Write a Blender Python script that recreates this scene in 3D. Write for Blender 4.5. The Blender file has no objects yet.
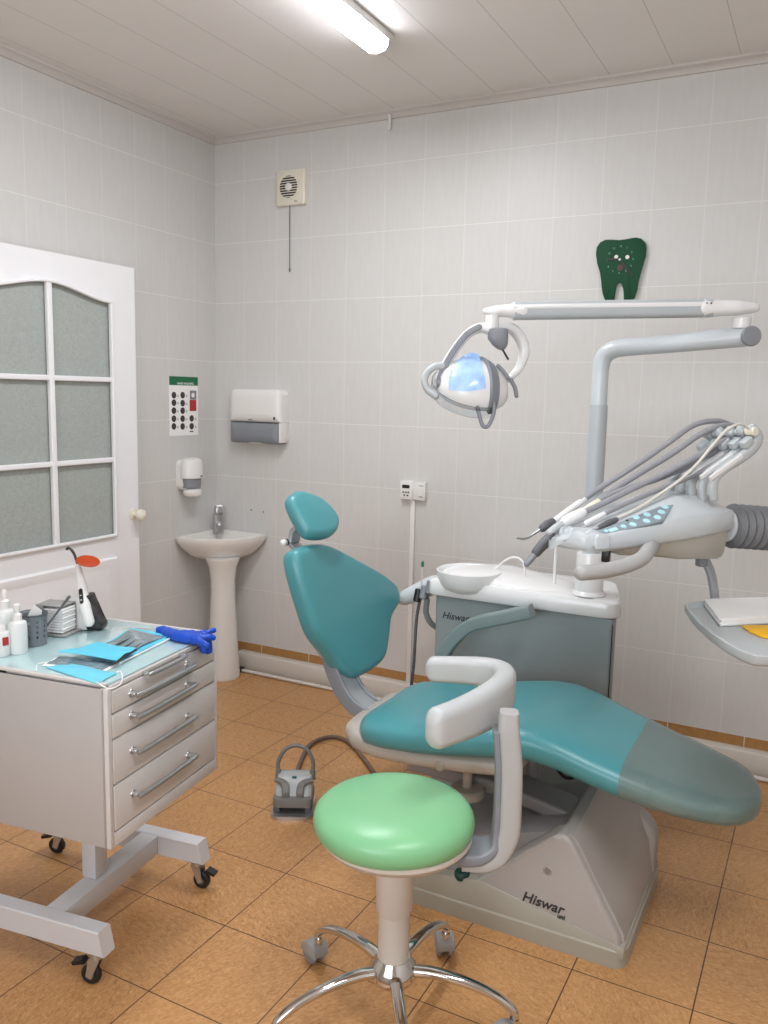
import bpy, bmesh, math, random
from mathutils import Vector, Matrix
random.seed(7)
V = Vector; PI = math.pi
scene = bpy.context.scene
col = scene.collection

# ------------------------------------------------------------------ camera
F, YAW, PITCH, ROLL = 843.74, -0.4835, -0.1374, 0.0212
CAM = V((2.8874, -3.562, 1.4662))
fw = V((math.sin(YAW)*math.cos(PITCH), math.cos(YAW)*math.cos(PITCH), math.sin(PITCH)))
r0 = V((math.cos(YAW), -math.sin(YAW), 0)); u0 = r0.cross(fw)
cr = math.cos(ROLL)*r0 + math.sin(ROLL)*u0
cu = -math.sin(ROLL)*r0 + math.cos(ROLL)*u0
cd = bpy.data.cameras.new('camera'); cam = bpy.data.objects.new('camera', cd); col.objects.link(cam)
cd.sensor_fit = 'VERTICAL'; cd.sensor_height = 32.0; cd.lens = F/1024*32.0
cd.clip_start = .05; cd.clip_end = 60
cam.matrix_world = Matrix(((cr.x, cu.x, -fw.x, CAM.x), (cr.y, cu.y, -fw.y, CAM.y), (cr.z, cu.z, -fw.z, CAM.z), (0, 0, 0, 1)))
scene.camera = cam
def at(px, py, x=None, y=None, z=None, d=None):
    """photograph pixel -> the real point on a given world plane or at a given depth"""
    r = fw*F + cr*(px-384) - cu*(py-512)
    if d is not None: return CAM + r*(d/F)
    if x is not None: t = (x-CAM.x)/r.x
    elif y is not None: t = (y-CAM.y)/r.y
    else: t = (z-CAM.z)/r.z
    return CAM + r*t

# ------------------------------------------------------------------ materials
def lin(c):
    return tuple(((v/255/12.92) if v/255 <= .04045 else ((v/255+.055)/1.055)**2.4) for v in c) + (1,)
class NT:
    def __init__(s, name):
        s.m = bpy.data.materials.new(name); s.m.use_nodes = True
        s.t = s.m.node_tree; s.b = s.t.nodes['Principled BSDF']
    def n(s, typ, **kw):
        nd = s.t.nodes.new(typ)
        for k, v in kw.items():
            if k.startswith('_'): setattr(nd, k[1:], v)
            else: nd.inputs[k.replace('0', ' ')].default_value = v
        return nd
    def l(s, a, b): s.t.links.new(a, b)
    def math(s, op, a, b=None, c=None):
        nd = s.t.nodes.new('ShaderNodeMath'); nd.operation = op
        for i, v in enumerate((a, b, c)):
            if v is None: continue
            if isinstance(v, (int, float)): nd.inputs[i].default_value = v
            else: s.l(v, nd.inputs[i])
        return nd.outputs[0]
    def mix(s, f, a, b):
        nd = s.t.nodes.new('ShaderNodeMix'); nd.data_type = 'RGBA'
        if isinstance(f, (int, float)): nd.inputs[0].default_value = f
        else: s.l(f, nd.inputs[0])
        for i, v in ((6, a), (7, b)):
            if isinstance(v, tuple): nd.inputs[i].default_value = v
            else: s.l(v, nd.inputs[i])
        return nd.outputs[2]
def mat(name, rgb, rough=.45, metal=0, coat=0, noise=.03, nscale=12, bump=0, bscale=200, alpha=1, trans=0, emit=None, estr=0, spec=.5):
    t = NT(name); b = t.b
    co = t.n('ShaderNodeTexCoord')
    nz = t.n('ShaderNodeTexNoise', Scale=nscale, Detail=4.0)
    t.l(co.outputs['Object'], nz.inputs['Vector'])
    c = lin(rgb); d = tuple(max(0, x*(1-noise*2)) for x in c[:3])+(1,); e = tuple(min(1, x*(1+noise*2)) for x in c[:3])+(1,)
    t.l(t.mix(nz.outputs['Fac'], d, e), b.inputs['Base Color'])
    b.inputs['Roughness'].default_value = rough; b.inputs['Metallic'].default_value = metal
    b.inputs['Coat Weight'].default_value = coat; b.inputs['Alpha'].default_value = alpha
    b.inputs['Transmission Weight'].default_value = trans
    b.inputs['Specular IOR Level'].default_value = spec
    if emit: b.inputs['Emission Color'].default_value = lin(emit); b.inputs['Emission Strength'].default_value = estr
    if bump:
        n2 = t.n('ShaderNodeTexNoise', Scale=bscale, Detail=3.0); t.l(co.outputs['Object'], n2.inputs['Vector'])
        bp = t.n('ShaderNodeBump', Strength=bump, Distance=.002); t.l(n2.outputs['Fac'], bp.inputs['Height']); t.l(bp.outputs[0], b.inputs['Normal'])
    return t.m

W, H, ZB, BX, LY = .2, .29757, .1335, .1863, .1634
def grid_fac(t, co, period, off, g):
    a = t.math('SUBTRACT', co, off)
    a = t.math('DIVIDE', a, period)
    fr = t.math('FRACT', t.math('ADD', a, 100))
    d = t.math('SUBTRACT', .5, t.math('ABSOLUTE', t.math('SUBTRACT', fr, .5)))   # distance to line, in periods
    return t.math('LESS_THAN', d, g/2/period), t.math('FLOOR', t.math('ADD', a, 100))
def wall_mat(name, axis, off, flip=False):
    t = NT(name); b = t.b
    geo = t.n('ShaderNodeNewGeometry'); sp = t.n('ShaderNodeSeparateXYZ'); t.l(geo.outputs['Position'], sp.inputs[0])
    u = sp.outputs[axis]; z = sp.outputs[2]
    gu, iu = grid_fac(t, u, W, off, .0026); gz, iz = grid_fac(t, z, H, ZB, .0026)
    g = t.math('MAXIMUM', t.math('MULTIPLY', gu, .6), gz)
    cx = t.n('ShaderNodeCombineXYZ'); t.l(iu, cx.inputs[0]); t.l(iz, cx.inputs[1])
    wn = t.n('ShaderNodeTexWhiteNoise'); t.l(cx.outputs[0], wn.inputs['Vector'])
    # linen-like streaks of the glaze
    mp = t.n('ShaderNodeMapping'); t.l(geo.outputs['Position'], mp.inputs['Vector']); mp.inputs['Scale'].default_value = (60, 60, 9)
    nz = t.n('ShaderNodeTexNoise', Scale=1.0, Detail=3.0); t.l(mp.outputs[0], nz.inputs['Vector'])
    base = t.mix(nz.outputs['Fac'], lin((202, 200, 197)), lin((211, 210, 208)))
    base = t.mix(t.math('MULTIPLY', wn.outputs['Value'], .10), base, lin((195, 191, 186)))
    c = t.mix(g, base, lin((226, 224, 220)))
    # terracotta skirting tile, joints every 298 mm
    gb, ib = grid_fac(t, u, .2978, 0.0, .004)
    n3 = t.n('ShaderNodeTexNoise', Scale=40.0, Detail=6.0, Roughness=.7); t.l(geo.outputs['Position'], n3.inputs['Vector'])
    br = t.mix(n3.outputs['Fac'], lin((142, 98, 52)), lin((196, 148, 92)))
    br = t.mix(gb, br, lin((214, 205, 190)))
    low = t.math('LESS_THAN', z, ZB)
    c = t.mix(low, c, br)
    t.l(c, b.inputs['Base Color'])
    b.inputs['Roughness'].default_value = .42; b.inputs['Specular IOR Level'].default_value = .35
    hgt = t.math('SUBTRACT', t.math('MULTIPLY', nz.outputs['Fac'], .12), g)
    bp = t.n('ShaderNodeBump', Strength=.35, Distance=.0012); t.l(hgt, bp.inputs['Height']); t.l(bp.outputs[0], b.inputs['Normal'])
    return t.m
def floor_mat():
    t = NT('floor_tile'); b = t.b
    geo = t.n('ShaderNodeNewGeometry'); sp = t.n('ShaderNodeSeparateXYZ'); t.l(geo.outputs['Position'], sp.inputs[0])
    gx, ix = grid_fac(t, sp.outputs[0], .2978, .0255, .0034); gy, iy = grid_fac(t, sp.outputs[1], .2978, -.0563, .0034)
    g = t.math('MAXIMUM', gx, gy)
    cx = t.n('ShaderNodeCombineXYZ'); t.l(ix, cx.inputs[0]); t.l(iy, cx.inputs[1])
    wn = t.n('ShaderNodeTexWhiteNoise'); t.l(cx.outputs[0], wn.inputs['Vector'])
    # the mottling runs its own way on every tile
    rot = t.n('ShaderNodeVectorRotate'); rot.rotation_type = 'Z_AXIS'; t.l(geo.outputs['Position'], rot.inputs['Vector']); t.l(t.math('MULTIPLY', wn.outputs['Value'], 6.28), rot.inputs['Angle'])
    mp = t.n('ShaderNodeMapping'); t.l(rot.outputs[0], mp.inputs['Vector']); mp.inputs['Scale'].default_value = (55, 130, 1)
    n1 = t.n('ShaderNodeTexNoise', Scale=1.0, Detail=6.0, Roughness=.72, Distortion=1.2); t.l(mp.outputs[0], n1.inputs['Vector'])
    n2 = t.n('ShaderNodeTexNoise', Scale=14.0, Detail=4.0); t.l(geo.outputs['Position'], n2.inputs['Vector'])
    cr_ = t.n('ShaderNodeValToRGB'); t.l(n1.outputs['Fac'], cr_.inputs[0])
    e = cr_.color_ramp.elements; e[0].position = .33; e[0].color = lin((152, 106, 62)); e[1].position = .68; e[1].color = lin((214, 170, 118))
    m1 = cr_.color_ramp.elements.new(.5); m1.color = lin((190, 141, 89))
    c = t.mix(t.math('MULTIPLY', n2.outputs['Fac'], .35), cr_.outputs[0], lin((178, 124, 80)))
    c = t.mix(t.math('MULTIPLY', wn.outputs['Value'], .22), c, lin((204, 158, 106)))
    c = t.mix(g, c, lin((92, 62, 40)))
    t.l(c, b.inputs['Base Color']); b.inputs['Roughness'].default_value = .36
    hgt = t.math('SUBTRACT', t.math('MULTIPLY', n1.outputs['Fac'], .25), g)
    bp = t.n('ShaderNodeBump', Strength=.3, Distance=.0015); t.l(hgt, bp.inputs['Height']); t.l(bp.outputs[0], b.inputs['Normal'])
    return t.m
def ceil_mat():
    t = NT('ceiling_panel'); b = t.b
    geo = t.n('ShaderNodeNewGeometry'); sp = t.n('ShaderNodeSeparateXYZ'); t.l(geo.outputs['Position'], sp.inputs[0])
    g, i = grid_fac(t, sp.outputs[0], .24, 2.0, .0028)
    n2 = t.n('ShaderNodeTexNoise', Scale=3.0, Detail=2.0); t.l(geo.outputs['Position'], n2.inputs['Vector'])
    c = t.mix(n2.outputs['Fac'], lin((224, 221, 217)), lin((230, 227, 223)))
    c = t.mix(t.math('MULTIPLY', g, .6), c, lin((150, 145, 140)))
    t.l(c, b.inputs['Base Color']); b.inputs['Roughness'].default_value = .38
    bp = t.n('ShaderNodeBump', Strength=.3, Distance=.002); t.l(t.math('SUBTRACT', 1.0, g), bp.inputs['Height']); t.l(bp.outputs[0], b.inputs['Normal'])
    return t.m
M = {}
M['white'] = mat('white_plastic', (226, 224, 221), .32, noise=.01)
M['cream'] = mat('cream_plastic', (226, 221, 205), .35, noise=.01)
M['door'] = mat('door_paint', (234, 234, 236), .38, noise=.012)
M['trim'] = mat('trim_plastic', (196, 191, 186), .35, noise=.02)
M['skirt'] = mat('duct_plastic', (216, 211, 203), .4, noise=.02)
M['ceramic'] = mat('ceramic', (224, 221, 216), .12, coat=.6, noise=.01)
M['uwhite'] = mat('unit_white', (228, 228, 228), .25, coat=.3, noise=.01)
M['console'] = mat('console_plastic', (196, 203, 207), .3, coat=.2, noise=.01)
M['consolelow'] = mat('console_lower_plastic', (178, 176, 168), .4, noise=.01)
M['ugrey'] = mat('unit_grey_panel', (138, 147, 148), .28, coat=.25, noise=.02)
M['agrey'] = mat('armrest_grey', (120, 135, 136), .4, noise=.02)
M['lgrey'] = mat('light_grey_plastic', (182, 188, 190), .35, noise=.01)
M['mgrey'] = mat('mid_grey_plastic', (128, 132, 138), .4, noise=.02)
M['dgrey'] = mat('dark_grey_plastic', (88, 90, 94), .45, noise=.03)
M['black'] = mat('black_plastic', (24, 25, 27), .4, noise=.05)
M['teal'] = mat('teal_vinyl', (76, 146, 153), .3, noise=.03, nscale=5, bump=.15, bscale=500)
M['base'] = mat('chair_base_plastic', (170, 165, 161), .42, noise=.02)
M['baselow'] = mat('chair_plinth_plastic', (162, 158, 145), .42, noise=.02)
M['frame'] = mat('chair_frame_plastic', (178, 172, 163), .4, noise=.02)
M['armgrey'] = mat('lift_arm_grey', (138, 136, 136), .4, noise=.03)
M['postgrey'] = mat('post_grey_plastic', (174, 174, 173), .4, noise=.01)
M['chrome'] = mat('chrome', (215, 212, 208), .09, metal=1, noise=.01)
M['steel'] = mat('brushed_steel', (190, 190, 190), .28, metal=.85, noise=.04)
M['silver'] = mat('silver_paint', (168, 172, 176), .35, metal=.35, noise=.02)
M['post'] = mat('lamp_post_paint', (176, 183, 187), .35, noise=.01)
M['stoolpost'] = mat('stool_column_plastic', (200, 194, 187), .4, noise=.01)
M['pad'] = mat('pad_white_vinyl', (188, 191, 192), .38, noise=.02)
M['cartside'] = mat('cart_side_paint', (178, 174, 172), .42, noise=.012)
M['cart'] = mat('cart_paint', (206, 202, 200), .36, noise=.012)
M['cartleg'] = mat('cart_leg_paint', (204, 203, 206), .38, noise=.012)
M['glasstop'] = mat('glass_top', (176, 205, 208), .08, coat=.8, noise=.02)
M['green'] = mat('clock_green', (0, 66, 38), .55, spec=.25, noise=.02)
M['palegreen'] = mat('clock_figures', (120, 170, 145), .5, noise=.02)
M['red'] = mat('poster_red', (176, 48, 52), .5, noise=.05)
M['postergreen'] = mat('poster_green', (12, 104, 66), .5, noise=.03)
M['paper'] = mat('white_paper', (240, 239, 238), .7, noise=.01)
M['case'] = mat('clear_grey_case', (150, 150, 148), .25, coat=.4)
M['photo'] = mat('poster_photo', (66, 52, 54), .6, noise=.5, nscale=150)
M['ink'] = mat('dark_ink', (50, 50, 52), .6)
M['bottle'] = mat('bottle_plastic', (222, 224, 222), .35, noise=.01)
M['blue'] = mat('glove_nitrile', (10, 72, 186), .42, noise=.06, nscale=60)
M['cyan'] = mat('sterile_blue_paper', (92, 198, 226), .55, noise=.03)
M['mask'] = mat('mask_fabric', (110, 200, 224), .8, noise=.03)
M['film'] = mat('pouch_film', (120, 138, 146), .12, noise=.35, nscale=60, coat=.6)
M['orange'] = mat('orange_shield', (206, 78, 34), .12, noise=.02, trans=.45)
M['btn'] = mat('panel_button', (176, 218, 228), .4, noise=.02)
M['btnpanel'] = mat('panel_grey', (134, 146, 154), .45)
M['yellow'] = mat('yellow_packet', (236, 178, 32), .5, noise=.03)
M['hose'] = mat('hose_rubber', (146, 147, 152), .42, noise=.03)
M['whitehose'] = mat('thin_hose', (205, 203, 196), .4)
M['pedalgrey'] = mat('pedal_grey', (118, 116, 112), .45, noise=.03)
M['pedallight'] = mat('pedal_light', (172, 176, 176), .4, noise=.02)
M['cable'] = mat('cable_rubber', (112, 92, 78), .5, noise=.04)
M['caster'] = mat('caster_grey', (150, 149, 146), .4, noise=.02)
M['knobgreen'] = mat('dark_green_knob', (16, 62, 54), .4)
M['clear'] = mat('clear_plastic', (235, 240, 244), .05, trans=1.0, noise=0)
M['cup'] = mat('grey_metal_mesh', (118, 124, 130), .35, noise=.05)
M['whitecard'] = M['paper']
M['reed'] = mat('bellows_rubber', (112, 113, 116), .5, noise=.03)
def stool_mat():
    t = NT('green_vinyl'); b = t.b
    co = t.n('ShaderNodeTexCoord'); nz = t.n('ShaderNodeTexNoise', Scale=5.0, Detail=3.0); t.l(co.outputs['Object'], nz.inputs['Vector'])
    t.l(t.mix(nz.outputs['Fac'], lin((120, 184, 140)), lin((134, 194, 138))), b.inputs['Base Color'])
    b.inputs['Roughness'].default_value = .34
    return t.m
M['lime'] = stool_mat()
def cover_mat():   # scuffed translucent film, with its own stains
    t = NT('clear_foot_cover'); b = t.b
    co = t.n('ShaderNodeTexCoord'); nz = t.n('ShaderNodeTexNoise', Scale=9.0, Detail=6.0, Roughness=.6); t.l(co.outputs['Object'], nz.inputs['Vector'])
    t.l(t.mix(nz.outputs['Fac'], lin((104, 122, 118)), lin((146, 158, 150))), b.inputs['Base Color'])
    b.inputs['Roughness'].default_value = .2; b.inputs['Coat Weight'].default_value = .5
    b.inputs['Alpha'].default_value = .62
    return t.m
M['cover'] = cover_mat()
def frosted():
    t = NT('frosted_glass'); b = t.b
    co = t.n('ShaderNodeTexCoord'); vz = t.n('ShaderNodeTexVoronoi', Scale=90.0); vz.feature = 'F1'; t.l(co.outputs['Object'], vz.inputs['Vector'])
    nz = t.n('ShaderNodeTexNoise', Scale=60.0, Detail=5.0, Roughness=.7, Distortion=1.5); t.l(co.outputs['Object'], nz.inputs['Vector'])
    t.l(t.mix(nz.outputs['Fac'], lin((138, 145, 141)), lin((182, 188, 183))), b.inputs['Base Color'])
    b.inputs['Roughness'].default_value = .22
    bp = t.n('ShaderNodeBump', Strength=.6, Distance=.002); t.l(nz.outputs['Fac'], bp.inputs['Height']); t.l(bp.outputs[0], b.inputs['Normal'])
    return t.m
M['frost'] = frosted()
M['lampglow'] = mat('tube_cover_lit', (240, 244, 255), .3, emit=(244, 246, 255), estr=15)
M['lampblue'] = mat('reflector_lit', (150, 172, 205), .2, noise=.3, nscale=26, emit=(130, 180, 240), estr=.3)
M['walla'] = wall_mat('wall_tile_x', 0, BX); M['wallb'] = wall_mat('wall_tile_y', 1, -LY)
M['floor'] = floor_mat(); M['ceil'] = ceil_mat()

# ------------------------------------------------------------------ mesh helpers
def frame(o, X=(1, 0, 0), Y=(0, 1, 0), Z=None):
    X = V(X).normalized(); Y = V(Y).normalized(); Zz = X.cross(Y).normalized() if Z is None else V(Z).normalized()
    o = V(o)
    return Matrix(((X.x, Y.x, Zz.x, o.x), (X.y, Y.y, Zz.y, o.y), (X.z, Y.z, Zz.z, o.z), (0, 0, 0, 1)))
def rotz(o, a): return Matrix.Translation(V(o)) @ Matrix.Rotation(a, 4, 'Z')
I4 = Matrix.Identity(4)
def new(): return bmesh.new()
def box(bm, c, s, bev=0, fr=I4, seg=2):
    vs = [bm.verts.new(fr @ V((c[0]+s[0]*i/2, c[1]+s[1]*j/2, c[2]+s[2]*k/2))) for i in (-1, 1) for j in (-1, 1) for k in (-1, 1)]
    fs = [bm.faces.new([vs[i] for i in f]) for f in ((0, 1, 3, 2), (4, 6, 7, 5), (0, 4, 5, 1), (2, 3, 7, 6), (0, 2, 6, 4), (1, 5, 7, 3))]
    if bev:
        es = {e for f in fs for e in f.edges}
        bmesh.ops.bevel(bm, geom=list(es), offset=bev, segments=seg, profile=.5, affect='EDGES')
    return bm
def ring_loft(bm, rings, cap=True, closed=True, loop=False):
    R = [[bm.verts.new(p) for p in r] for r in rings]
    n = len(R[0]); m = len(R)
    for i in range(m if loop else m-1):
        a, b = R[i], R[(i+1) % m]
        for j in range(n if closed else n-1):
            k = (j+1) % n
            try: bm.faces.new((a[j], a[k], b[k], b[j]))
            except ValueError: pass
    if cap and not loop:
        for r in (R[0][::-1], R[-1]):
            try: bm.faces.new(r)
            except ValueError: pass
    return R
def spline(pts, k=8):
    pts = [V(p) for p in pts]; out = []
    P = [pts[0]*2-pts[1]] + pts + [pts[-1]*2-pts[-2]]
    for i in range(1, len(P)-2):
        for s in range(k):
            t = s/k; a, b, c, d = P[i-1:i+3]
            out.append(.5*((2*b) + (c-a)*t + (2*a-5*b+4*c-d)*t*t + (3*b-a-3*c+d)*t**3))
    out.append(pts[-1]); return out
def interp(vals, n):
    if isinstance(vals, (int, float)): return [vals]*n
    out = []
    for i in range(n):
        t = i/(n-1)*(len(vals)-1); a = min(int(t), len(vals)-2); f = t-a
        out.append(vals[a]*(1-f)+vals[a+1]*f)
    return out
def circ(n=16): return [(math.cos(2*PI*i/n), math.sin(2*PI*i/n)) for i in range(n)]
def rrect(w, h, r, n=4):
    r = min(r, w/2*.999, h/2*.999); out = []
    for cx, cy, a0 in ((w/2-r, h/2-r, 0), (-w/2+r, h/2-r, PI/2), (-w/2+r, -h/2+r, PI), (w/2-r, -h/2+r, 1.5*PI)):
        for i in range(n+1):
            a = a0+PI/2*i/n; out.append((cx+r*math.cos(a), cy+r*math.sin(a)))
    return out
def sweep(bm, pts, prof=None, r=1, up=(0, 0, 1), k=0, cap=True, loop=False, round_ends=False, sy=None):
    """sweep a 2-D profile (x across, y along 'up') along points; r scales it (number or list)"""
    pts = spline(pts, k) if k else [V(p) for p in pts]
    n = len(pts); R = interp(r, n); prof = prof or circ(14); up = V(up); S2 = interp(sy, n) if sy else R
    rings = []; prev = None
    for i, p in enumerate(pts):
        if loop: t = pts[(i+1) % n]-pts[i-1]
        else: t = pts[min(i+1, n-1)]-pts[max(i-1, 0)]
        t.normalize()
        if prev is None:
            s = t.cross(up)
            if s.length < 1e-3: s = t.cross(V((1, 0, 0))) if abs(t.x) < .9 else t.cross(V((0, 1, 0)))
            s.normalize(); u = s.cross(t)
        else:
            if abs(t.dot(up)) < .97: s = t.cross(up); 
            else: s = prev-(t*prev.dot(t))
            if s.dot(prev) < 0: s = -s
            s.normalize(); u = s.cross(t)
        prev = s.copy()
        rings.append([p + s*(a*R[i]) + u*(b*S2[i]) for a, b in prof])
    if round_ends and not loop:
        t0 = (pts[0]-pts[1]).normalized(); t1 = (pts[-1]-pts[-2]).normalized()
        e = max(abs(a) for a, b in prof); pre = []; post = []
        for q in (.35, .65, .85, .97):
            f = math.sqrt(1-q*q)
            pre.insert(0, [pts[0]+t0*(q*e*R[0]) + (v-pts[0])*f for v in rings[0]])
            post.append([pts[-1]+t1*(q*e*R[-1]) + (v-pts[-1])*f for v in rings[-1]])
        rings = pre+rings+post
    ring_loft(bm, rings, cap=cap, loop=loop)
    return bm
def tube(bm, pts, r, k=6, n=12, ends=True): return sweep(bm, pts, circ(n), r, k=k, round_ends=ends)
def cyl(bm, a, b, r1, r2=None, n=24, bev=0):
    a = V(a); b = V(b); r2 = r1 if r2 is None else r2
    if bev:
        d = (b-a).normalized()*bev
        return sweep(bm, [a, a+d, b-d, b], circ(n), [1, 1, 1, 1], cap=True) if False else lathe(bm, a, [(0, 0), (r1-bev, 0), (r1, bev), (r2, (b-a).length-bev), (r2-bev, (b-a).length), (0, (b-a).length)], n, b-a)
    return sweep(bm, [a, b], circ(n), [r1, r2])
def lathe(bm, o, prof, n=32, axis=(0, 0, 1), sx=1, sy=1, cap=False):
    ax = V(axis).normalized(); q = V((0, 0, 1)).rotation_difference(ax)
    o = V(o); rings = []
    for r, z in prof:
        rings.append([o + q @ V((max(r, 1e-5)*math.cos(2*PI*i/n)*sx, max(r, 1e-5)*math.sin(2*PI*i/n)*sy, z)) for i in range(n)])
    ring_loft(bm, rings, cap=cap); bmesh.ops.remove_doubles(bm, verts=bm.verts, dist=1e-5); return bm
def prism(bm, pts, ext, bev=0, seg=2):
    """closed 3-D outline extruded by a vector"""
    ext = V(ext)
    a = [bm.verts.new(V(p)) for p in pts]; b = [bm.verts.new(V(p)+ext) for p in pts]
    fs = [bm.faces.new(a[::-1]), bm.faces.new(b)]
    n = len(a)
    for i in range(n): fs.append(bm.faces.new((a[i], a[(i+1) % n], b[(i+1) % n], b[i])))
    if bev:
        es = list({e for f in fs[:2] for e in f.edges}) + [e for f in fs[2:] for e in f.edges if e.calc_length() > 0 and abs((e.verts[0].co-e.verts[1].co).normalized().dot(ext.normalized())) > .99]
        bmesh.ops.bevel(bm, geom=list(set(es)), offset=bev, segments=seg, profile=.5, affect='EDGES')
    return bm
def cushion(bm, outl, th_up, th_dn, fr, n=10, dome=.0, p=2.4, closed_spline=True, er=.03):
    """outl: 2-D outline; puffed pad with rounded rim in frame fr (z = outward)"""
    if closed_spline:
        P = [V((a, b, 0)) for a, b in outl]; m = len(P); o2 = []
        for i in range(m):
            a, b, c, d = P[i-1], P[i], P[(i+1) % m], P[(i+2) % m]
            for s in range(6):
                t = s/6; q = .5*((2*b)+(c-a)*t+(2*a-5*b+4*c-d)*t*t+(3*b-a-3*c+d)*t**3); o2.append((q.x, q.y))
        outl = o2
    cx = sum(a for a, b in outl)/len(outl); cy = sum(b for a, b in outl)/len(outl)
    rad = sum(math.hypot(a-cx, b-cy) for a, b in outl)/len(outl)
    def ring(inset, z):
        out = []
        for a, b in outl:
            L = math.hypot(a-cx, b-cy); f = max(0, L-inset*L/rad)/L
            out.append(fr @ V((cx+(a-cx)*f, cy+(b-cy)*f, z)))
        return out
    rings = []
    rings.append(ring(rad*.995, -th_dn))
    rings.append(ring(rad*.5, -th_dn))
    for i in range(n):
        a = PI/2*(i/n); rings.append(ring(er*(1-math.sin(a)), -th_dn*(math.cos(a)**(2/p))))
    for i in range(n+1):
        a = PI/2*(i/n); rings.append(ring(er*(1-math.cos(a)), th_up*(math.sin(a)**(2/p))))
    for q in (.3, .5, .7, .85, .995):
        ins = er+(rad-er)*q; rings.append(ring(ins, th_up + dome*(1-(1-q)**2)))
    ring_loft(bm, rings); return bm
def finish(bm, ang=38):
    bmesh.ops.recalc_face_normals(bm, faces=bm.faces)
    for f in bm.faces: f.smooth = True
    for e in bm.edges:
        if len(e.link_faces) == 2 and e.calc_face_angle(0) > math.radians(ang): e.smooth = False
def obj(name, bm, m, parent=None, sub=0, ang=38, label=None):
    finish(bm, ang)
    me = bpy.data.meshes.new(name)
    def wl(o):
        v = V((0, 0, 0))
        while o is not None: v = v + o.location; o = o.parent
        return v
    if parent is not None:
        off = wl(parent); 
    else:
        lo = V([min(v.co[i] for v in bm.verts) for i in range(3)]); hi = V([max(v.co[i] for v in bm.verts) for i in range(3)])
        off = (lo+hi)/2; off.z = lo.z
    bmesh.ops.translate(bm, verts=bm.verts, vec=-off)
    bm.to_mesh(me); bm.free()
    me.materials.append(M[m] if isinstance(m, str) else m)
    o = bpy.data.objects.new(name, me); col.objects.link(o)
    if parent is not None: o.parent = parent
    else: o.location = off
    if sub:
        md = o.modifiers.new('s', 'SUBSURF'); md.levels = sub; md.render_levels = sub
    if label: o['label'] = label
    return o
def thing(name, loc, label, cat, group=None):
    o = bpy.data.objects.new(name, None); o.empty_display_size = .05; o.location = V(loc); col.objects.link(o)
    o['label'] = label; o['category'] = cat
    if group: o['group'] = group
    return o
def tag(o, label, cat, group=None):
    o['label'] = label; o['category'] = cat
    if group: o['group'] = group
    return o
def struct(o): o['kind'] = 'structure'; return o
def text(name, s, size, fr, m, parent, shear=0, ext=.0004, bold=0):
    cu_ = bpy.data.curves.new(name, 'FONT'); cu_.body = s; cu_.size = size; cu_.extrude = ext; cu_.shear = shear; cu_.offset = bold
    cu_.align_x = 'CENTER'; cu_.align_y = 'CENTER'
    t = bpy.data.objects.new(name, cu_); col.objects.link(t)
    dg = bpy.context.evaluated_depsgraph_get(); me = bpy.data.meshes.new_from_object(t.evaluated_get(dg))
    bpy.data.objects.remove(t)
    bm = new(); bm.from_mesh(me); bmesh.ops.transform(bm, matrix=fr, verts=bm.verts)
    return obj(name, bm, m, parent)

# ------------------------------------------------------------------ room
XR, YF, ZC = 4.3, -4.7, 2.7377
def slab(name, c, s, m): bm = new(); box(bm, c, s); return struct(obj(name, bm, m))
slab('floor', (XR/2, YF/2, -.05), (XR+.3, -YF+.3, .1), 'floor')
slab('ceiling', (XR/2, YF/2, ZC+.05), (XR+.3, -YF+.3, .1), 'ceil')
slab('wall_back', (XR/2, .075, ZC/2), (XR+.3, .15, ZC), 'walla')
slab('wall_left', (-.075, YF/2, ZC/2), (.15, -YF, ZC), 'wallb')
slab('wall_right', (XR+.075, YF/2, ZC/2), (.15, -YF, ZC), 'wallb')
# unseen front wall, with a window added to let in fill light
bm = new()
wx0, wx1, wz0, wz1 = 1.2, 3.2, .85, 2.3
for c, s in (((wx0/2, 0, ZC/2), (wx0, .15, ZC)), (((wx1+XR)/2, 0, ZC/2), (XR-wx1, .15, ZC)), (((wx0+wx1)/2, 0, wz0/2), (wx1-wx0, .15, wz0)), (((wx0+wx1)/2, 0, (wz1+ZC)/2), (wx1-wx0, .15, ZC-wz1))):
    box(bm, (c[0], YF-.075, c[2]), s)
struct(obj('wall_front', bm, 'walla'))
wn_ = bpy.data.objects.new('added_window', None); wn_.location = (2.2, YF-.05, wz0); col.objects.link(wn_); struct(wn_)
bm = new()
for c, s in (((2.2, YF-.05, wz0+.03), (2.0, .06, .06)), ((2.2, YF-.05, wz1-.03), (2.0, .06, .06)), ((wx0+.03, YF-.05, 1.575), (.06, .06, 1.45)), ((wx1-.03, YF-.05, 1.575), (.06, .06, 1.45)), ((2.2, YF-.05, 1.575), (.06, .06, 1.33))):
    box(bm, c, s, .006)
obj('added_window_frame', bm, 'white', wn_)
for k in (-1, 1):
    bm = new(); box(bm, (2.2+k*.485, YF-.05, 1.575), (.9, .006, 1.33)); obj('pane', bm, 'clear', wn_)

# white cable duct running along the foot of the walls
def duct(name, prof, a, b, up=(0, 0, 1)):
    bm = new(); sweep(bm, [a, b], prof, 1, up=up); return struct(obj(name, bm, 'skirt'))
bm = new(); box(bm, ((.17+XR)/2, -.03, .046), (XR-.17, .06, .092), .004)
bb = struct(obj('baseboard_back', bm, 'skirt'))
bm = new(); tube(bm, [(.24, -.092, .010), (XR-.01, -.092, .010)], .009, k=0); obj('floor_pipe', bm, 'skirt', bb)
bm = new(); box(bm, (.225, -.09, .013), (.03, .035, .026), .004); obj('pipe_clamp', bm, 'black', bb)
bm = new(); box(bm, (.0125, (-.36-.62)/2, .045), (.025, .26, .062), .003); struct(obj('baseboard_left', bm, 'skirt'))
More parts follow.
